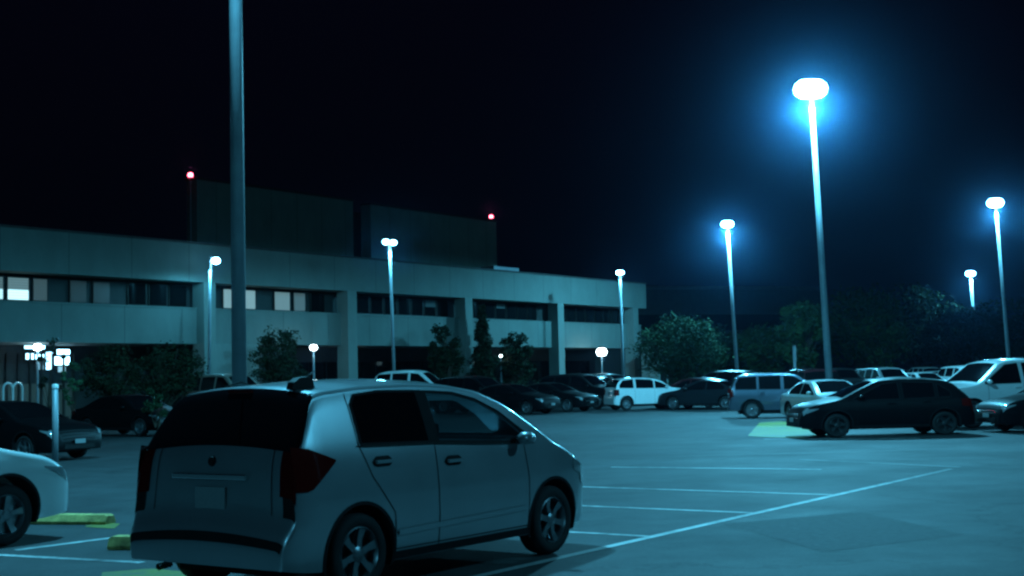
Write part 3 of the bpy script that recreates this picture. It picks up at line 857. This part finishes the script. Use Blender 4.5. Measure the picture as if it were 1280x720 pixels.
    for i, x in enumerate(ax):
        for s in (1, -1):
            add_wheel(root, x, s * (B.W0 - .125), st['R'], s, st.get('spokes', 5), detail > 0, st.get('steer', 0) if i == 1 else 0, spin=.3 + i * .5)
    # underbody and lower valance shadow block
    MB().box(ax[0] - .5, -B.W0 + .34, .19, ax[1] + .5, B.W0 - .34, .26).build('underbody', M['black'], root)
    return root, B

STY = {}
STY['van'] = dict(   # compact people carrier of the foreground
    body=dict(sil=[(-2.11, .36), (-2.105, .50), (-2.085, .60), (-2.03, .655), (-2.01, .70), (-2.005, .85), (-1.985, 1.08), (-1.96, 1.18), (-1.86, 1.36), (-1.74, 1.56), (-1.69, 1.635), (-1.55, 1.665), (-1.1, 1.70), (-.5, 1.712), (.0, 1.69), (.4, 1.63), (.75, 1.50), (1.1, 1.29), (1.38, 1.12), (1.55, 1.06), (1.80, .95), (1.97, .84), (2.05, .70), (2.08, .56), (2.09, .40)],
              W0=.90, side=SIDE_TALL, z0=.23, rear_r=.42, front_r=.75, rear_w=.80, front_w=.70, crown=.05, edge=.06),
    R=.325, axles=(-1.33, 1.32), gap=.065, n=150, spokes=6, rw_low=.88,
    side_windows=[([(-1.27, 1.185), (-.42, 1.16)], [(-1.27, 1.50), (-1.20, 1.575), (-.9, 1.60), (-.42, 1.592)], 'glass'),
                  ([(-.34, 1.155), (.30, 1.12), (1.02, 1.085)], [(-.34, 1.588), (.05, 1.565), (.34, 1.50), (.62, 1.38), (1.02, 1.11)], 'clear')],
    open=([(-.31, 1.18), (.30, 1.145), (.88, 1.12)], [(-.31, 1.56), (.05, 1.54), (.32, 1.48), (.58, 1.36), (.88, 1.15)]),
    screen_cut=[(.25, 1.20), (1.5, 1.14), (1.02, 1.5), (.60, 1.66), (.25, 1.50)],
    screen=(.42, 1.36, .745), rear=(1.20, 1.625, .60),
    tail_side=([(-2.0, .86), (-1.86, .86), (-1.58, 1.07)], [(-2.0, 1.20), (-1.86, 1.185), (-1.58, 1.085)]), tail_ring=(.84, 1.17, .55, .755),
    head_side=([(1.68, .78), (1.95, .70)], [(1.68, .90), (1.95, .80)]), head_ring=(1.85, 2.02, .40, .80),
    grille=(2.00, 2.05, .78), plate=.80, handles=[(-1.05, 1.035), (-.16, .985)], mirror=(.78, 1.13),
    seams=[[(-1.30, 1.60), (-1.30, 1.18), (-1.18, .92), (-.94, .62), (-.92, .30)], [(-.38, 1.62), (-.38, .30)], [(.88, 1.10), (.92, .75), (.90, .30)], [(-.92, .32), (.90, .32)],
           [(-1.33, 1.17), (-.38, 1.145), (1.05, 1.07)]],
)
STY['hatch'] = dict(
    body=dict(sil=[(-1.98, .38), (-1.97, .60), (-1.92, .70), (-1.86, .98), (-1.80, 1.04), (-1.50, 1.36), (-1.35, 1.42), (-.8, 1.48), (-.2, 1.49), (.25, 1.45), (.7, 1.24), (1.12, 1.02), (1.3, .97), (1.75, .88), (1.98, .76), (2.08, .60), (2.10, .40)],
              W0=.86, side=SIDE_LOW, z0=.22, rear_r=.4, front_r=.7, rear_w=.80, front_w=.72, crown=.04, edge=.06),
    R=.30, axles=(-1.24, 1.26), spokes=5,
    side_windows=[([(-1.42, .97), (-1.12, .96)], [(-1.42, 1.10), (-1.12, 1.33)], 'glass'), ([(-1.06, .96), (-.30, .94)], [(-1.06, 1.345), (-.30, 1.375)], 'glass'), ([(-.22, .94), (.88, .93)], [(-.22, 1.375), (.15, 1.33), (.88, .96)], 'glass')],
    screen=(.33, 1.10, .75), rear=(1.02, 1.34, .66),
    tail_side=([(-1.88, .72), (-1.65, .74)], [(-1.88, .93), (-1.65, .92)]), tail_ring=(.72, .95, .35, .78),
    head_side=([(1.68, .735), (1.95, .62)], [(1.68, .75), (1.95, .72)]), head_ring=(1.90, 2.02, .50, .74),
    grille=(2.02, 2.07, .78), plate=.74, handles=[(-.85, .86), (-.02, .84)], mirror=(.70, 1.0),
    seams=[[(-.26, 1.36), (-.26, .30)], [(.80, .92), (.80, .30)]],
)
STY['wagon'] = dict(   # taller small wagon: white car in the middle distance
    body=dict(sil=[(-2.0, .38), (-1.99, .62), (-1.95, .72), (-1.92, 1.0), (-1.82, 1.25), (-1.70, 1.44), (-1.5, 1.52), (-.9, 1.575), (-.2, 1.57), (.3, 1.52), (.75, 1.36), (1.05, 1.17), (1.22, 1.08), (1.75, 1.02), (2.0, .92), (2.09, .72), (2.11, .40)],
              W0=.86, side=SIDE_TALL, z0=.24, rear_r=.4, front_r=.5, rear_w=.80, front_w=.80, crown=.04, edge=.06),
    R=.31, axles=(-1.32, 1.16), gap=.06, spokes=5,
    side_windows=[([(-1.68, 1.08), (-.92, 1.06)], [(-1.68, 1.22), (-1.48, 1.42), (-.92, 1.475)], 'glass'), ([(-.78, 1.06), (.18, 1.04)], [(-.78, 1.478), (.05, 1.44), (.18, 1.38)], 'glass'), ([(.28, 1.04), (.98, 1.04)], [(.28, 1.39), (.6, 1.30), (.98, 1.12)], 'glass')],
    screen=(.42, 1.16, .76), rear=(1.08, 1.46, .64),
    tail_side=([(-1.93, .72), (-1.72, .74)], [(-1.93, 1.02), (-1.72, 1.0)]), tail_ring=(.74, 1.02, .35, .78),
    head_side=([(1.65, .72), (1.98, .68)], [(1.65, .88), (1.98, .84)]), head_ring=(1.95, 2.05, .48, .74),
    grille=(2.04, 2.085, .78), plate=.8, handles=[(-1.0, .95), (-.05, .93)], mirror=(.85, 1.08),
    seams=[[(-.85, 1.5), (-.85, .3)], [(.23, 1.45), (.23, .3)]],
)
STY['sedan'] = dict(
    body=dict(sil=[(-2.28, .40), (-2.27, .62), (-2.22, .80), (-2.15, .94), (-2.0, .98), (-1.62, 1.02), (-1.1, 1.28), (-.85, 1.37), (-.3, 1.42), (.15, 1.40), (.55, 1.25), (1.05, .99), (1.2, .95), (1.85, .86), (2.12, .76), (2.24, .60), (2.26, .38)],
              W0=.88, side=SIDE_LOW, z0=.21, rear_r=.45, front_r=.75, rear_w=.78, front_w=.72, crown=.04, edge=.06),
    R=.31, axles=(-1.33, 1.37), spokes=5,
    side_windows=[([(-1.30, .95), (-.40, .94)], [(-1.30, 1.04), (-1.0, 1.22), (-.75, 1.28), (-.40, 1.30)], 'glass'), ([(-.32, .94), (.82, .92)], [(-.32, 1.30), (.10, 1.27), (.82, .95)], 'glass')],
    screen=(.24, 1.02, .76), rear=(1.04, 1.33, .72),
    tail_side=([(-2.18, .72), (-1.95, .74)], [(-2.18, .88), (-1.95, .87)]), tail_ring=(.70, .90, .35, .80),
    head_side=([(1.88, .71), (2.12, .62)], [(1.88, .73), (2.12, .70)]), head_ring=(2.08, 2.19, .50, .74),
    grille=(2.18, 2.235, .78), plate=.72, handles=[(-.9, .84), (-.02, .82)], mirror=(.62, .98),
    seams=[[(-.36, 1.3), (-.36, .3)], [(.75, .9), (.75, .3)]],
)
STY['suv'] = dict(
    body=dict(sil=[(-2.30, .50), (-2.29, .70), (-2.24, .80), (-2.22, 1.10), (-2.16, 1.22), (-2.0, 1.62), (-1.9, 1.73), (-1.5, 1.79), (-.6, 1.82), (.1, 1.80), (.42, 1.74), (.85, 1.42), (1.15, 1.21), (1.35, 1.16), (2.0, 1.10), (2.26, 1.02), (2.33, .86), (2.35, .50)],
              W0=.95, side=[(.3, .95), (.45, .985), (.65, 1.0), (.95, .995), (1.10, .97), (1.22, .945), (1.4, .885), (1.6, .82), (1.75, .76), (1.9, .7)], z0=.34, rear_r=.35, front_r=.5, rear_w=.84, front_w=.82, crown=.05, edge=.07),
    R=.37, axles=(-1.38, 1.40), gap=.075, spokes=6,
    side_windows=[([(-2.0, 1.18), (-1.18, 1.17)], [(-2.0, 1.40), (-1.85, 1.64), (-1.18, 1.67)], 'glass'), ([(-1.08, 1.17), (-.25, 1.16)], [(-1.08, 1.67), (-.25, 1.68)], 'glass'), ([(-.12, 1.16), (1.0, 1.15)], [(-.12, 1.68), (.28, 1.64), (1.0, 1.19)], 'glass')],
    screen=(.46, 1.14, .76), rear=(1.24, 1.66, .64),
    tail_side=([(-2.24, .86), (-2.08, .88)], [(-2.24, 1.18), (-2.08, 1.17)]), tail_ring=(.88, 1.18, .38, .76),
    head_side=([(2.0, .82), (2.26, .78)], [(2.0, .98), (2.26, .95)]), head_ring=(2.2, 2.325, .42, .78),
    grille=(2.27, 2.335, .76), plate=.92, handles=[(-.95, 1.06), (.0, 1.05)], mirror=(.92, 1.2),
    seams=[[(-1.12, 1.7), (-1.12, .9), (-.95, .45)], [(-.19, 1.7), (-.19, .4)], [(.92, 1.14), (.92, .4)]],
)
def put(root, px, py, head, D=None, off=(0, 0)):
    p = on_z(px, py) if D is None else at_depth(px, hor(px) + F_PX * CAM_H / D, D)
    root.location = (p.x + off[0], p.y + off[1], 0); root.rotation_euler = (0, 0, head); return root

# --- foreground people carrier: placed from its two near-side wheels
pr_, pf_ = on_z(449, 744), on_z(690, 693)
dv = Vector((pf_.x - pr_.x, pf_.y - pr_.y, 0)); hd = math.atan2(dv.y, dv.x); dn = dv.normalized(); rt = Vector((dn.y, -dn.x, 0))
print('near van wheelbase', dv.length, 'heading', math.degrees(hd), 'lot', math.degrees(ROT))
hd = ROT + math.radians(-0.5)
dn = Vector((math.cos(hd), math.sin(hd), 0)); rt = Vector((dn.y, -dn.x, 0))
van, BV = make_car('van', 'parked_car', 'silver grey compact people carrier nearest the camera, seen from behind', 'car', 'silver', 1)
mid = Vector(((pr_.x + pf_.x) / 2, (pr_.y + pf_.y) / 2, 0)) - rt * .90
van.location = mid; van.rotation_euler = (0, 0, hd); van.scale = (1.06, 1.06, 1.015)
# interior seats seen through the front windows
for s in (.38, -.38):
    st_ = MB().box(-.12, s - .22, 1.0, .02, s + .22, 1.30).build('front_seat', M['seat'], van, bevel=.04)
    MB().box(-.14, s - .12, 1.33, -.04, s + .12, 1.50).build('headrest', M['seat'], st_, bevel=.03)
MB().tube([(.62 + .0 + .05 * math.sin(a) * 0 + .07 * math.cos(a), .38 + .17 * math.sin(a), 1.17 + .14 * math.cos(a)) for a in [i * math.pi / 10 for i in range(21)]], .014, 6, cap=False).build('steering_wheel', M['black'], van)
# dark pillar between the side windows
for s in (1, -1):
    side_patch(BV, [(-.45, 1.145), (-.31, 1.14)], [(-.45, 1.60), (-.31, 1.595)], .007, 2, 8, s).build('window_pillar', M['seam'], van, smooth=True)
for s in (1, -1):
    side_patch(BV, [(-1.27, 1.163), (-.38, 1.14), (.30, 1.10), (1.0, 1.07)], [(-1.27, 1.177), (-.38, 1.152), (.30, 1.112), (1.0, 1.08)], .012, 24, 1, s).build('sill_trim', M['black'], van)
# tailgate details on the near van
def on_tail(yf, z, out=.0):
    t = BV.t_of_z(z); return BV.P(t, 1.0).x - out
x_ = on_tail(0, .96)
MB().box(-.014, -.40, -.022, .014, .40, .022).build('tailgate_handle', M['chrome'], van, bevel=.008).location = (x_ - .022, .02, .965)
MB().lathe([(.001, -.012), (.035, -.010), (.045, .004), (.001, .004)], 18, 'x').build('tailgate_lock', M['black'], van).location = (on_tail(0, 1.08) - .006, .02, 1.08)
ring_patch(BV, BV.t_of_z(.47), BV.t_of_z(.535), .62, 1, .008, 3, 8, mirror_full=True).build('bumper_step', M['black'], van)
for s in (1, -1):
    za, zb = .64, .83
    m2 = ring_patch(BV, BV.t_of_z(.69), BV.t_of_z(.84), .60, .745, .006, 6, 8, sides=(s,)); m2.build('reflector_panel', M['black'], van, smooth=True)
    # tailgate shut line
    m3 = ring_patch(BV, BV.t_of_z(.70), BV.t_of_z(1.19), .783, .7855, .007, 24, 1, sides=(s,)); m3.build('tailgate_seam', M['seam'], van)
rf = MB(); rp = [(-1.68, 1.63), (-1.66, 1.69), (-1.60, 1.725), (-1.50, 1.735), (-1.46, 1.715), (-1.43, 1.64)]
rf.v = [(x, y, z) for y in (-.53, -.46) for x, z in rp]; rf.f = [(0, 1, 2, 3, 4, 5), (11, 10, 9, 8, 7, 6)] + [(k, (k + 1) % 6, 6 + (k + 1) % 6, 6 + k) for k in range(6)]
rf.build('roof_rack_foot', M['black'], van, bevel=.008)
MB().tube([(-1.50, -.495, 1.72), (-1.40, -.49, 1.775)], [.012, .006], 6).build('roof_aerial', M['black'], van, smooth=True)
for s in (1, -1):
    side_patch(BV, [(-.90, .43), (.88, .47)], [(-.90, .475), (.88, .51)], .016, 12, 2, s).build('door_moulding', P['silver'], van, smooth=True)
    for hx, hz in STY['van']['handles']:
        side_patch(BV, [(hx - .12, hz - .01), (hx - .08, hz - .04), (hx + .08, hz - .04), (hx + .12, hz - .01)], [(hx - .12, hz + .01), (hx - .08, hz + .045), (hx + .08, hz + .045), (hx + .12, hz + .01)], .004, 10, 3, s).build('handle_recess', M['black'], van, smooth=True)
MB().tube([(-1.62, 0, 1.68), (-1.70, 0, 1.70), (-1.86, .0, 1.665)], [.006, .01, .004], 6).build('rear_wiper', M['black'], van)
ring_patch(BV, BV.t_of_z(1.635), BV.t_of(-1.60), .70, 1, .012, 4, 8, mirror_full=True).build('spoiler', P['silver'], van, smooth=True)
MB().box(-.01, -.13, -.012, .01, .13, .012).build('high_brake_light', M['red'], van, bevel=.004).location = (on_tail(0, 1.61) - .02, 0, 1.622)
MB().tube([(-2.02, .45, .26), (-2.14, .45, .25)], .028, 10, cap=False).build('exhaust_pipe', M['chrome'], van)

# --- white car at the left edge
c, _ = make_car('hatch', 'parked_car', 'white car at the left edge, only its nose and front wheel in view', 'car', 'white', 1)
c.rotation_euler = (0, 0, math.radians(-3)); c.location = (0, 0, 0)
fw = on_z(8, 683)
hh = ROT; dn = Vector((math.cos(hh), math.sin(hh), 0)); rt = Vector((dn.y, -dn.x, 0))
c.rotation_euler = (0, 0, hh); c.location = Vector((fw.x, fw.y, 0)) - dn * 1.40 - rt * .90
c.scale = (1.12, 1.08, 1.12)

# --- middle distance
c, _ = make_car('wagon', 'parked_car', 'small white wagon seen side on in the middle of the lot', 'car', 'white', 1)
put(c, 806, 512, math.radians(17)); c.scale = (.93, .92, 1.0)
c, _ = make_car('suv', 'parked_car', 'slate grey van with dark windows between the white wagon and the black car', 'car', 'slate', 1)
put(c, 983, 0, math.radians(-7), D=50.5); c.scale = (.93, .95, .92)
c, _ = make_car('sedan', 'parked_car', 'pale sedan facing the camera behind the nose of the black car', 'car', 'pale', 1)
put(c, 1036, 0, math.radians(-80), D=45)
c, _ = make_car('hatch', 'parked_car', 'black hatchback seen side on in front of the white sport utility', 'car', 'black', 1)
put(c, 1102, 0, math.radians(180 + 3), D=35.5); c.scale = (1.11, 1.03, 1.0)
for w_ in c.children:
    for q_ in w_.children:
        if q_.name.startswith('rim'): q_.material_slots[0].link = 'OBJECT'; q_.material_slots[0].material = M['rimd']
c, _ = make_car('suv', 'parked_car', 'white sport utility partly behind the black hatchback at the right edge', 'car', 'white', 1)
put(c, 1248, 0, math.radians(180 + 17), D=39.5); c.scale = (1.06, 1.02, 1.07)
c, _ = make_car('sedan', 'parked_car', 'dark sedan whose nose comes in at the right edge before the white sport utility', 'car', 'black', 1)
put(c, 1335, 0, math.radians(180 + 8), D=36.0)

# --- copies: prototypes share meshes, paint set per object
protos = {}
def far_car(style, col, px, D, head, label, group):
    key = style
    if key not in protos:
        c, _ = make_car(style, 'parked_car', label, 'car', col, 0, group)
        for o in c.children:
            if o.name.split('.')[0] in ('body', 'door_handle', 'wing_mirror'):
                o.material_slots[0].link = 'OBJECT'; o.material_slots[0].material = P[col]
        protos[key] = c
    else:
        c = copy_tree(protos[key]); c['label'] = label; c['group'] = group
        for o in c.children:
            if o.name.split('.')[0] in ('body', 'door_handle', 'wing_mirror'):
                o.material_slots[0].link = 'OBJECT'; o.material_slots[0].material = P[col]
    return put(c, px, 0, head, D=D)
G1 = 'dark cars parked along the building'
TC = ROT - math.pi / 2    # nose towards the lot
far_car('suv', 'black', 597, 66, TC, 'black sport utility at the left end of the row before the building', G1)
far_car('sedan', 'black', 640, 63, TC, 'black sedan beside the silver people carrier windscreen, nose to the lot', G1)
far_car('sedan', 'black', 690, 66, TC, 'black sedan with glinting nose below the fifth column', G1)
far_car('suv', 'black', 728, 70, TC, 'black sport utility left of the white wagon', G1)
far_car('suv', 'dark', 762, 76, TC, 'charcoal sport utility behind the tail of the white wagon', G1)
G2 = 'cars parked behind the slate grey van'
far_car('hatch', 'maroon', 866, 68, ROT + math.pi * .5, 'maroon hatchback just right of the white wagon', G2)
far_car('sedan', 'dark', 884, 64, ROT + math.pi * .5, 'dark sedan left of the slate grey van', G2)
far_car('suv', 'dark', 902, 74, ROT + math.pi * .5, 'charcoal sport utility behind the left end of the slate grey van', G2)
G3 = 'cars by the building at the left'
far_car('sedan', 'black', 165, 47, TC, 'black sedan by the bush at the foot of the dark trees', G3)
far_car('sedan', 'black', 15, 33, TC + .1, 'long black sedan behind the white car at the left edge', G3)
far_car('suv', 'tan', 290, 62, TC, 'tall tan van whose roof shows above the silver people carrier, left', G3).scale = (1, 1, 1.2)
far_car('suv', 'white', 524, 68, TC + .3, 'tall white van whose roof shows above the silver people carrier, right', G3).scale = (1, 1, 1.2)
far_car('sedan', 'navy', 462, 47, TC, 'navy sedan hidden mostly by the silver people carrier', G3)
# far rows of the lot, right
rc = random.Random(11)
cols_ = ['pale', 'white', 'dark', 'pale', 'white', 'white', 'white', 'pale', 'maroon', 'silver', 'tan', 'slate']
desc = {'pale': 'pale silver', 'white': 'white', 'dark': 'charcoal', 'navy': 'navy', 'maroon': 'maroon', 'silver': 'silver grey', 'tan': 'tan', 'slate': 'slate'}
kinds = ['sedan', 'suv', 'hatch']
G4 = 'cars in the far rows of the lot'
for (D, x0, x1, step) in [(62, 1004, 1060, 74), (80, 1004, 1290, 52), (100, 1010, 1290, 40), (124, 990, 1290, 32)]:
    x = x0; k = 0
    while x < x1:
        st_ = kinds[rc.randrange(3)]; cc = cols_[rc.randrange(len(cols_))]
        lab = '%s %s in the far rows beyond the black hatchback' % (desc[cc], {'sedan': 'sedan', 'suv': 'sport utility', 'hatch': 'hatchback'}[st_])
        far_car(st_, cc, x + rc.uniform(-5, 5), D + rc.uniform(-.5, .5), math.radians(-80 + rc.choice([0, 180])) + rc.uniform(-.05, .05), lab, G4)
        x += step; k += 1

# ================================================================== SMALL LOT FURNITURE
# thin white post at the left
pt = on_z(69, 607); t = thing('marker_post', 'thin pale post standing just past the nose of the white car', 'post', (pt.x, pt.y, 0))
hgt = CAM_H - (482 - hor(69)) * pt.y / F_PX
MB().tube([(0, 0, 0), (0, 0, hgt)], .052, 14).build('post', M['galv'], t, smooth=True)
MB().lathe([(.058, hgt - .05), (.058, hgt + .01), (.03, hgt + .03), (.001, hgt + .032)], 14).build('cap', P['white'], t, smooth=True)
MB().lathe([(.001, .002), (.11, .002), (.11, .02), (.06, .03)], 14).build('base_plate', M['galv'], t)
pt = at_depth(995, 500, 70); t = thing('marker_post', 'slim grey post among the cars right of the slate van', 'post', (pt.x, pt.y, 0))
MB().tube([(0, 0, 0), (0, 0, 3.0)], .08, 10).build('post', M['galv'], t, smooth=True)
MB().lathe([(.09, 2.98), (.09, 3.04), (.001, 3.05)], 10).build('cap', M['housing'], t)
def wheel_stop(p, ang, L, lab, w=.22, h=.13):
    t = MB(); hw_ = w / 2
    prof = [(-hw_, .005), (-hw_, .04), (-hw_ * .62, h), (hw_ * .62, h), (hw_, .04), (hw_, .005)]
    n = len(prof)
    for x in (-L / 2, -L / 2 + .04, L / 2 - .04, L / 2):
        k = .86 if abs(x) == L / 2 else 1
        t.v += [(x, y * k, max(.005, z * k)) for y, z in prof]
    for i in range(3):
        for k in range(n): t.f.append((i * n + k, (i + 1) * n + k, (i + 1) * n + (k + 1) % n, i * n + (k + 1) % n))
    t.f.append(tuple(range(n))); t.f.append(tuple(3 * n + k for k in reversed(range(n))))
    o = t.build('wheel_stop', M['yellow'], bevel=.008); o.location = (p.x, p.y, 0); o.rotation_euler = (0, 0, ang)
    return tag(o, lab, 'wheel stop', 'yellow wheel stops on the asphalt')
wheel_stop((on_z(0, 650) + on_z(108, 659)) / 2, ROT - math.pi / 2 + .35, 1.95, 'yellow concrete wheel stop at the nose of the white car', .28, .12)
wheel_stop(on_z(190, 686), ROT - math.pi / 2 + .45, .9, 'short yellow wheel stop peeping out left of the silver people carrier', .26, .14)
mb = MB(); q = [on_z(*p) for p in [(128, 716), (190, 711), (240, 716), (240, 740), (120, 740)]]
mb.add([(p.x, p.y, .0045) for p in q], [(0, 1, 2, 3, 4)]); tag(mb.build('yellow_marking', M['yellow_flat']), 'yellow paint on the asphalt by the rear bumper', kind='structure')
mb = MB(); q = [on_z(*p) for p in [(112, 652), (150, 655), (143, 661), (106, 659)]]
mb.add([(p.x, p.y, .0045) for p in q], [(0, 1, 2, 3)]); tag(mb.build('yellow_marking', M['yellow_flat']), 'yellow paint patch on the asphalt', kind='structure')
# yellow-edged island by the black car
isl = [on_z(*p) for p in [(934, 546), (950, 528), (1008, 525), (1060, 525), (1060, 541), (1000, 548)]]
def rnd_poly(pts, r=.5, n=5):
    out = []
    for i, p in enumerate(pts):
        a = pts[i - 1]; b = pts[(i + 1) % len(pts)]
        pa = p + (a - p).normalized() * r; pb = p + (b - p).normalized() * r
        for k in range(n + 1):
            t = k / n; out.append((pa * (1 - t) ** 2 + p * 2 * t * (1 - t) + pb * t * t))
    return out
def poly_slab(name, pts, z0, z1, mat, label, cat=None, kind=None):
    n = len(pts); mb = MB(); mb.v = [(p.x, p.y, z0) for p in pts] + [(p.x, p.y, z1) for p in pts]
    mb.f = [(i, (i + 1) % n, n + (i + 1) % n, n + i) for i in range(n)] + [tuple(range(n)), tuple(n + i for i in range(n))]
    return tag(mb.build(name, mat), label, cat, kind=kind)
poly_slab('painted_hatching', rnd_poly([V2(p) for p in isl], .6), .002, .010, M['yellow_flat'], 'yellow green painted area on the asphalt under the black hatchback', kind='structure')

# ================================================================== TREES AND SHRUBS
def tree(name, label, cat, loc, H, R, trunk_h, leaf, n, seed, shape='round', size=.22, group=None, trunk_r=.12):
    r = random.Random(seed); t = thing(name, label, cat, loc, r.random() * 6, group)
    tm = MB()
    tm.tube([(0, 0, 0), (r.uniform(-.1, .1), r.uniform(-.1, .1), trunk_h * .6), (r.uniform(-.2, .2), r.uniform(-.2, .2), trunk_h + (H - trunk_h) * .5)], [trunk_r, trunk_r * .8, trunk_r * .35], 8)
    clumps = []
    nc = max(8, int(n / 90))
    for i in range(nc):
        if shape == 'cone':
            f = r.random() ** 1.3; f = (i + .5) / nc; f = f ** 1.05; z = trunk_h + (H - trunk_h) * f; rad = R * (1 - f) * .75 * r.uniform(.6, 1.5); a = r.uniform(0, 6.283); q = rad * math.sqrt(r.random())
            c = Vector((q * math.cos(a), q * math.sin(a), z)); cr = R * (.50 - .36 * f) * r.uniform(.7, 1.25)
        else:
            while True:
                c = Vector((r.uniform(-1, 1), r.uniform(-1, 1), r.uniform(-1, 1)))
                if c.length < 1 and c.length > .25: break
            c = Vector((c.x * R * .82, c.y * R * .82, trunk_h + (H - trunk_h) * (.5 + .42 * c.z))); cr = R * r.uniform(.16, .34)
        clumps.append((c, cr))
        if i % 2 == 0: tm.tube([(0, 0, trunk_h * r.uniform(.6, 1.0)), tuple(c * .55 + Vector((0, 0, trunk_h * .3))), tuple(c)], [trunk_r * .4, trunk_r * .22, .015], 5)
    tm.build('trunk', M['bark'], t)
    lm = MB()
    for i in range(n):
        c, cr = clumps[r.randrange(len(clumps))]
        d = Vector((r.gauss(0, 1), r.gauss(0, 1), r.gauss(0, 1))).normalized() * cr * (r.random() ** .4) * (1.35 if r.random() < .08 else 1)
        p = c + Vector((d.x, d.y, d.z * .8))
        a = Vector((r.gauss(0, 1), r.gauss(0, 1), r.gauss(0, .6))).normalized(); b = a.orthogonal().normalized()
        b = (Matrix.Rotation(r.uniform(0, 6.28), 3, a) @ b); s1 = size * r.uniform(.5, 1.2); s2 = s1 * .45
        lm.add([p - a * s1 * .5, p + b * s2 * .5, p + a * s1 * .5, p - b * s2 * .5], [(0, 1, 2, 3)])
    lm.build('crown', leaf, t, fix=False)
    return t
def gp(px, D):
    p = at_depth(px, 480, D); return (p.x, p.y, 0)
tree('sapling', 'thin dark sapling standing in front of the brightest lobby windows', 'tree', gp(62, 55), 3.9, .75, 1.0, M['leafd'], 420, 31, 'round', .16, trunk_r=.05)
GT = 'dark trees planted before the building'
tree('conifer_tree', 'broad dark tree before the building, right of the thick pole', 'tree', gp(347, 71), 5.0, 1.6, .6, M['leafd'], 6000, 1, 'round', .2)
tree('conifer_tree', 'dark shaggy tree left of the slender pointed one, before the fourth bay', 'tree', gp(556, 86), 5.6, 1.25, .2, M['leafd'], 7000, 2, 'round', .24, GT)
tree('conifer_tree', 'slender pointed dark tree, tallest, between two shaggy ones', 'tree', gp(604, 90), 6.4, 1.3, .3, M['leafd'], 8000, 3, 'cone', .28, GT)
tree('conifer_tree', 'dark shaggy tree just left of the fifth column', 'tree', gp(645, 93), 5.2, 1.3, .2, M['leafd'], 7000, 4, 'round', .24, GT)
tree('shade_tree', 'dark leafy tree under the overhang near the lit lobby', 'tree', gp(140, 55), 3.4, 1.35, .8, M['leafd'], 5000, 5, 'round', .17)
tree('shade_tree', 'dark leafy tree before the first column behind the silver car', 'tree', gp(205, 59), 3.9, 1.9, .8, M['leafd'], 5500, 6, 'round', .17)
tree('shrub', 'lit green shrub beside the bright lobby windows', 'shrub', gp(91, 54), 3.0, .45, .8, M['leaf3'], 1500, 7, 'round', .12, trunk_r=.05)
tree('shrub', 'small pale round bush at the right end of the pale parked car', 'shrub', gp(194, 44), 1.75, .55, .5, M['leaf2'], 1200, 8, 'round', .10, trunk_r=.05)
tree('shade_tree', 'wide green tree lit by the lamps behind the white wagon', 'tree', gp(850, 92), 5.6, 3.3, 1.1, M['leaf2'], 14000, 9, 'round', .24)
GB = 'dark trees beyond the far rows'
tree('shade_tree', 'dim tree directly behind the slate grey van', 'tree', gp(962, 118), 5.8, 3.6, 1.2, M['leaf'], 5500, 10, 'round', .38, GB)
tree('shade_tree', 'upright dim tree left of the tallest lamp post', 'tree', gp(1000, 112), 8.0, 2.4, 1.4, M['leaf'], 5000, 11, 'round', .38, GB)
tree('shade_tree', 'broad tree with green highlights right of the tallest lamp post', 'tree', gp(1085, 122), 9.6, 5.0, 1.5, M['leaf'], 9000, 12, 'round', .42, GB)
tree('shade_tree', 'tall dim tree behind the middle of the far rows', 'tree', gp(1150, 150), 11.0, 5.8, 1.5, M['leafd'], 8000, 13, 'round', .5, GB)
tree('shade_tree', 'dim tree left of the distant lamp post at the right', 'tree', gp(1196, 140), 8.0, 4.4, 1.5, M['leafd'], 6000, 14, 'round', .48, GB)
tree('shade_tree', 'dim tree at the right edge behind the white sport utility', 'tree', gp(1262, 135), 8.4, 5.2, 1.5, M['leafd'], 6000, 15, 'round', .48, GB)
tree('shade_tree', 'low dim tree at the end of the building behind the service block', 'tree', gp(905, 125), 6.2, 3.4, 1.2, M['leafd'], 5000, 16, 'round', .4, GB)
# hedge under the window band near the building
hm = MB(); r = random.Random(21)
for i in range(9000):
    s_ = r.uniform(18, 60); p = Vector((s_, -1.2 - r.random() * 1.4, .15 + r.random() * (1.05 + .25 * math.sin(s_ * 1.7))))
    a = Vector((r.gauss(0, 1), r.gauss(0, 1), r.gauss(0, 1))).normalized(); b = a.orthogonal().normalized(); z = .11
    hm.add([p - a * z, p + b * z * .5, p + a * z, p - b * z * .5], [(0, 1, 2, 3)])
h = hm.build('hedge', M['leafd'], fix=False); h.location = WALL0; h.rotation_euler = (0, 0, ROT); tag(h, 'low dark clipped hedge running along the building front', 'hedge')

# ================================================================== BLOOM_HAZE
if BLOOM_HAZE > 0:
    hz = MB().box(-500, -60, -1.0, 500, 420, 24).build('bloom_haze', None)  # added air volume that imitates the lens bloom round the lamps
    tag(hz, 'added thin haze imitating the lens bloom round the lamps', kind='stuff')
    hm_ = bpy.data.materials.new('bloom_haze'); hm_.use_nodes = True; nt = hm_.node_tree; nt.nodes.clear()
    o = nt.nodes.new('ShaderNodeOutputMaterial'); v = nt.nodes.new('ShaderNodeVolumePrincipled')
    v.inputs['Color'].default_value = (.25, .55, 1, 1); v.inputs['Density'].default_value = BLOOM_HAZE; v.inputs['Anisotropy'].default_value = 0.972
    nt.links.new(v.outputs[0], o.inputs['Volume']); hz.data.materials.append(hm_)
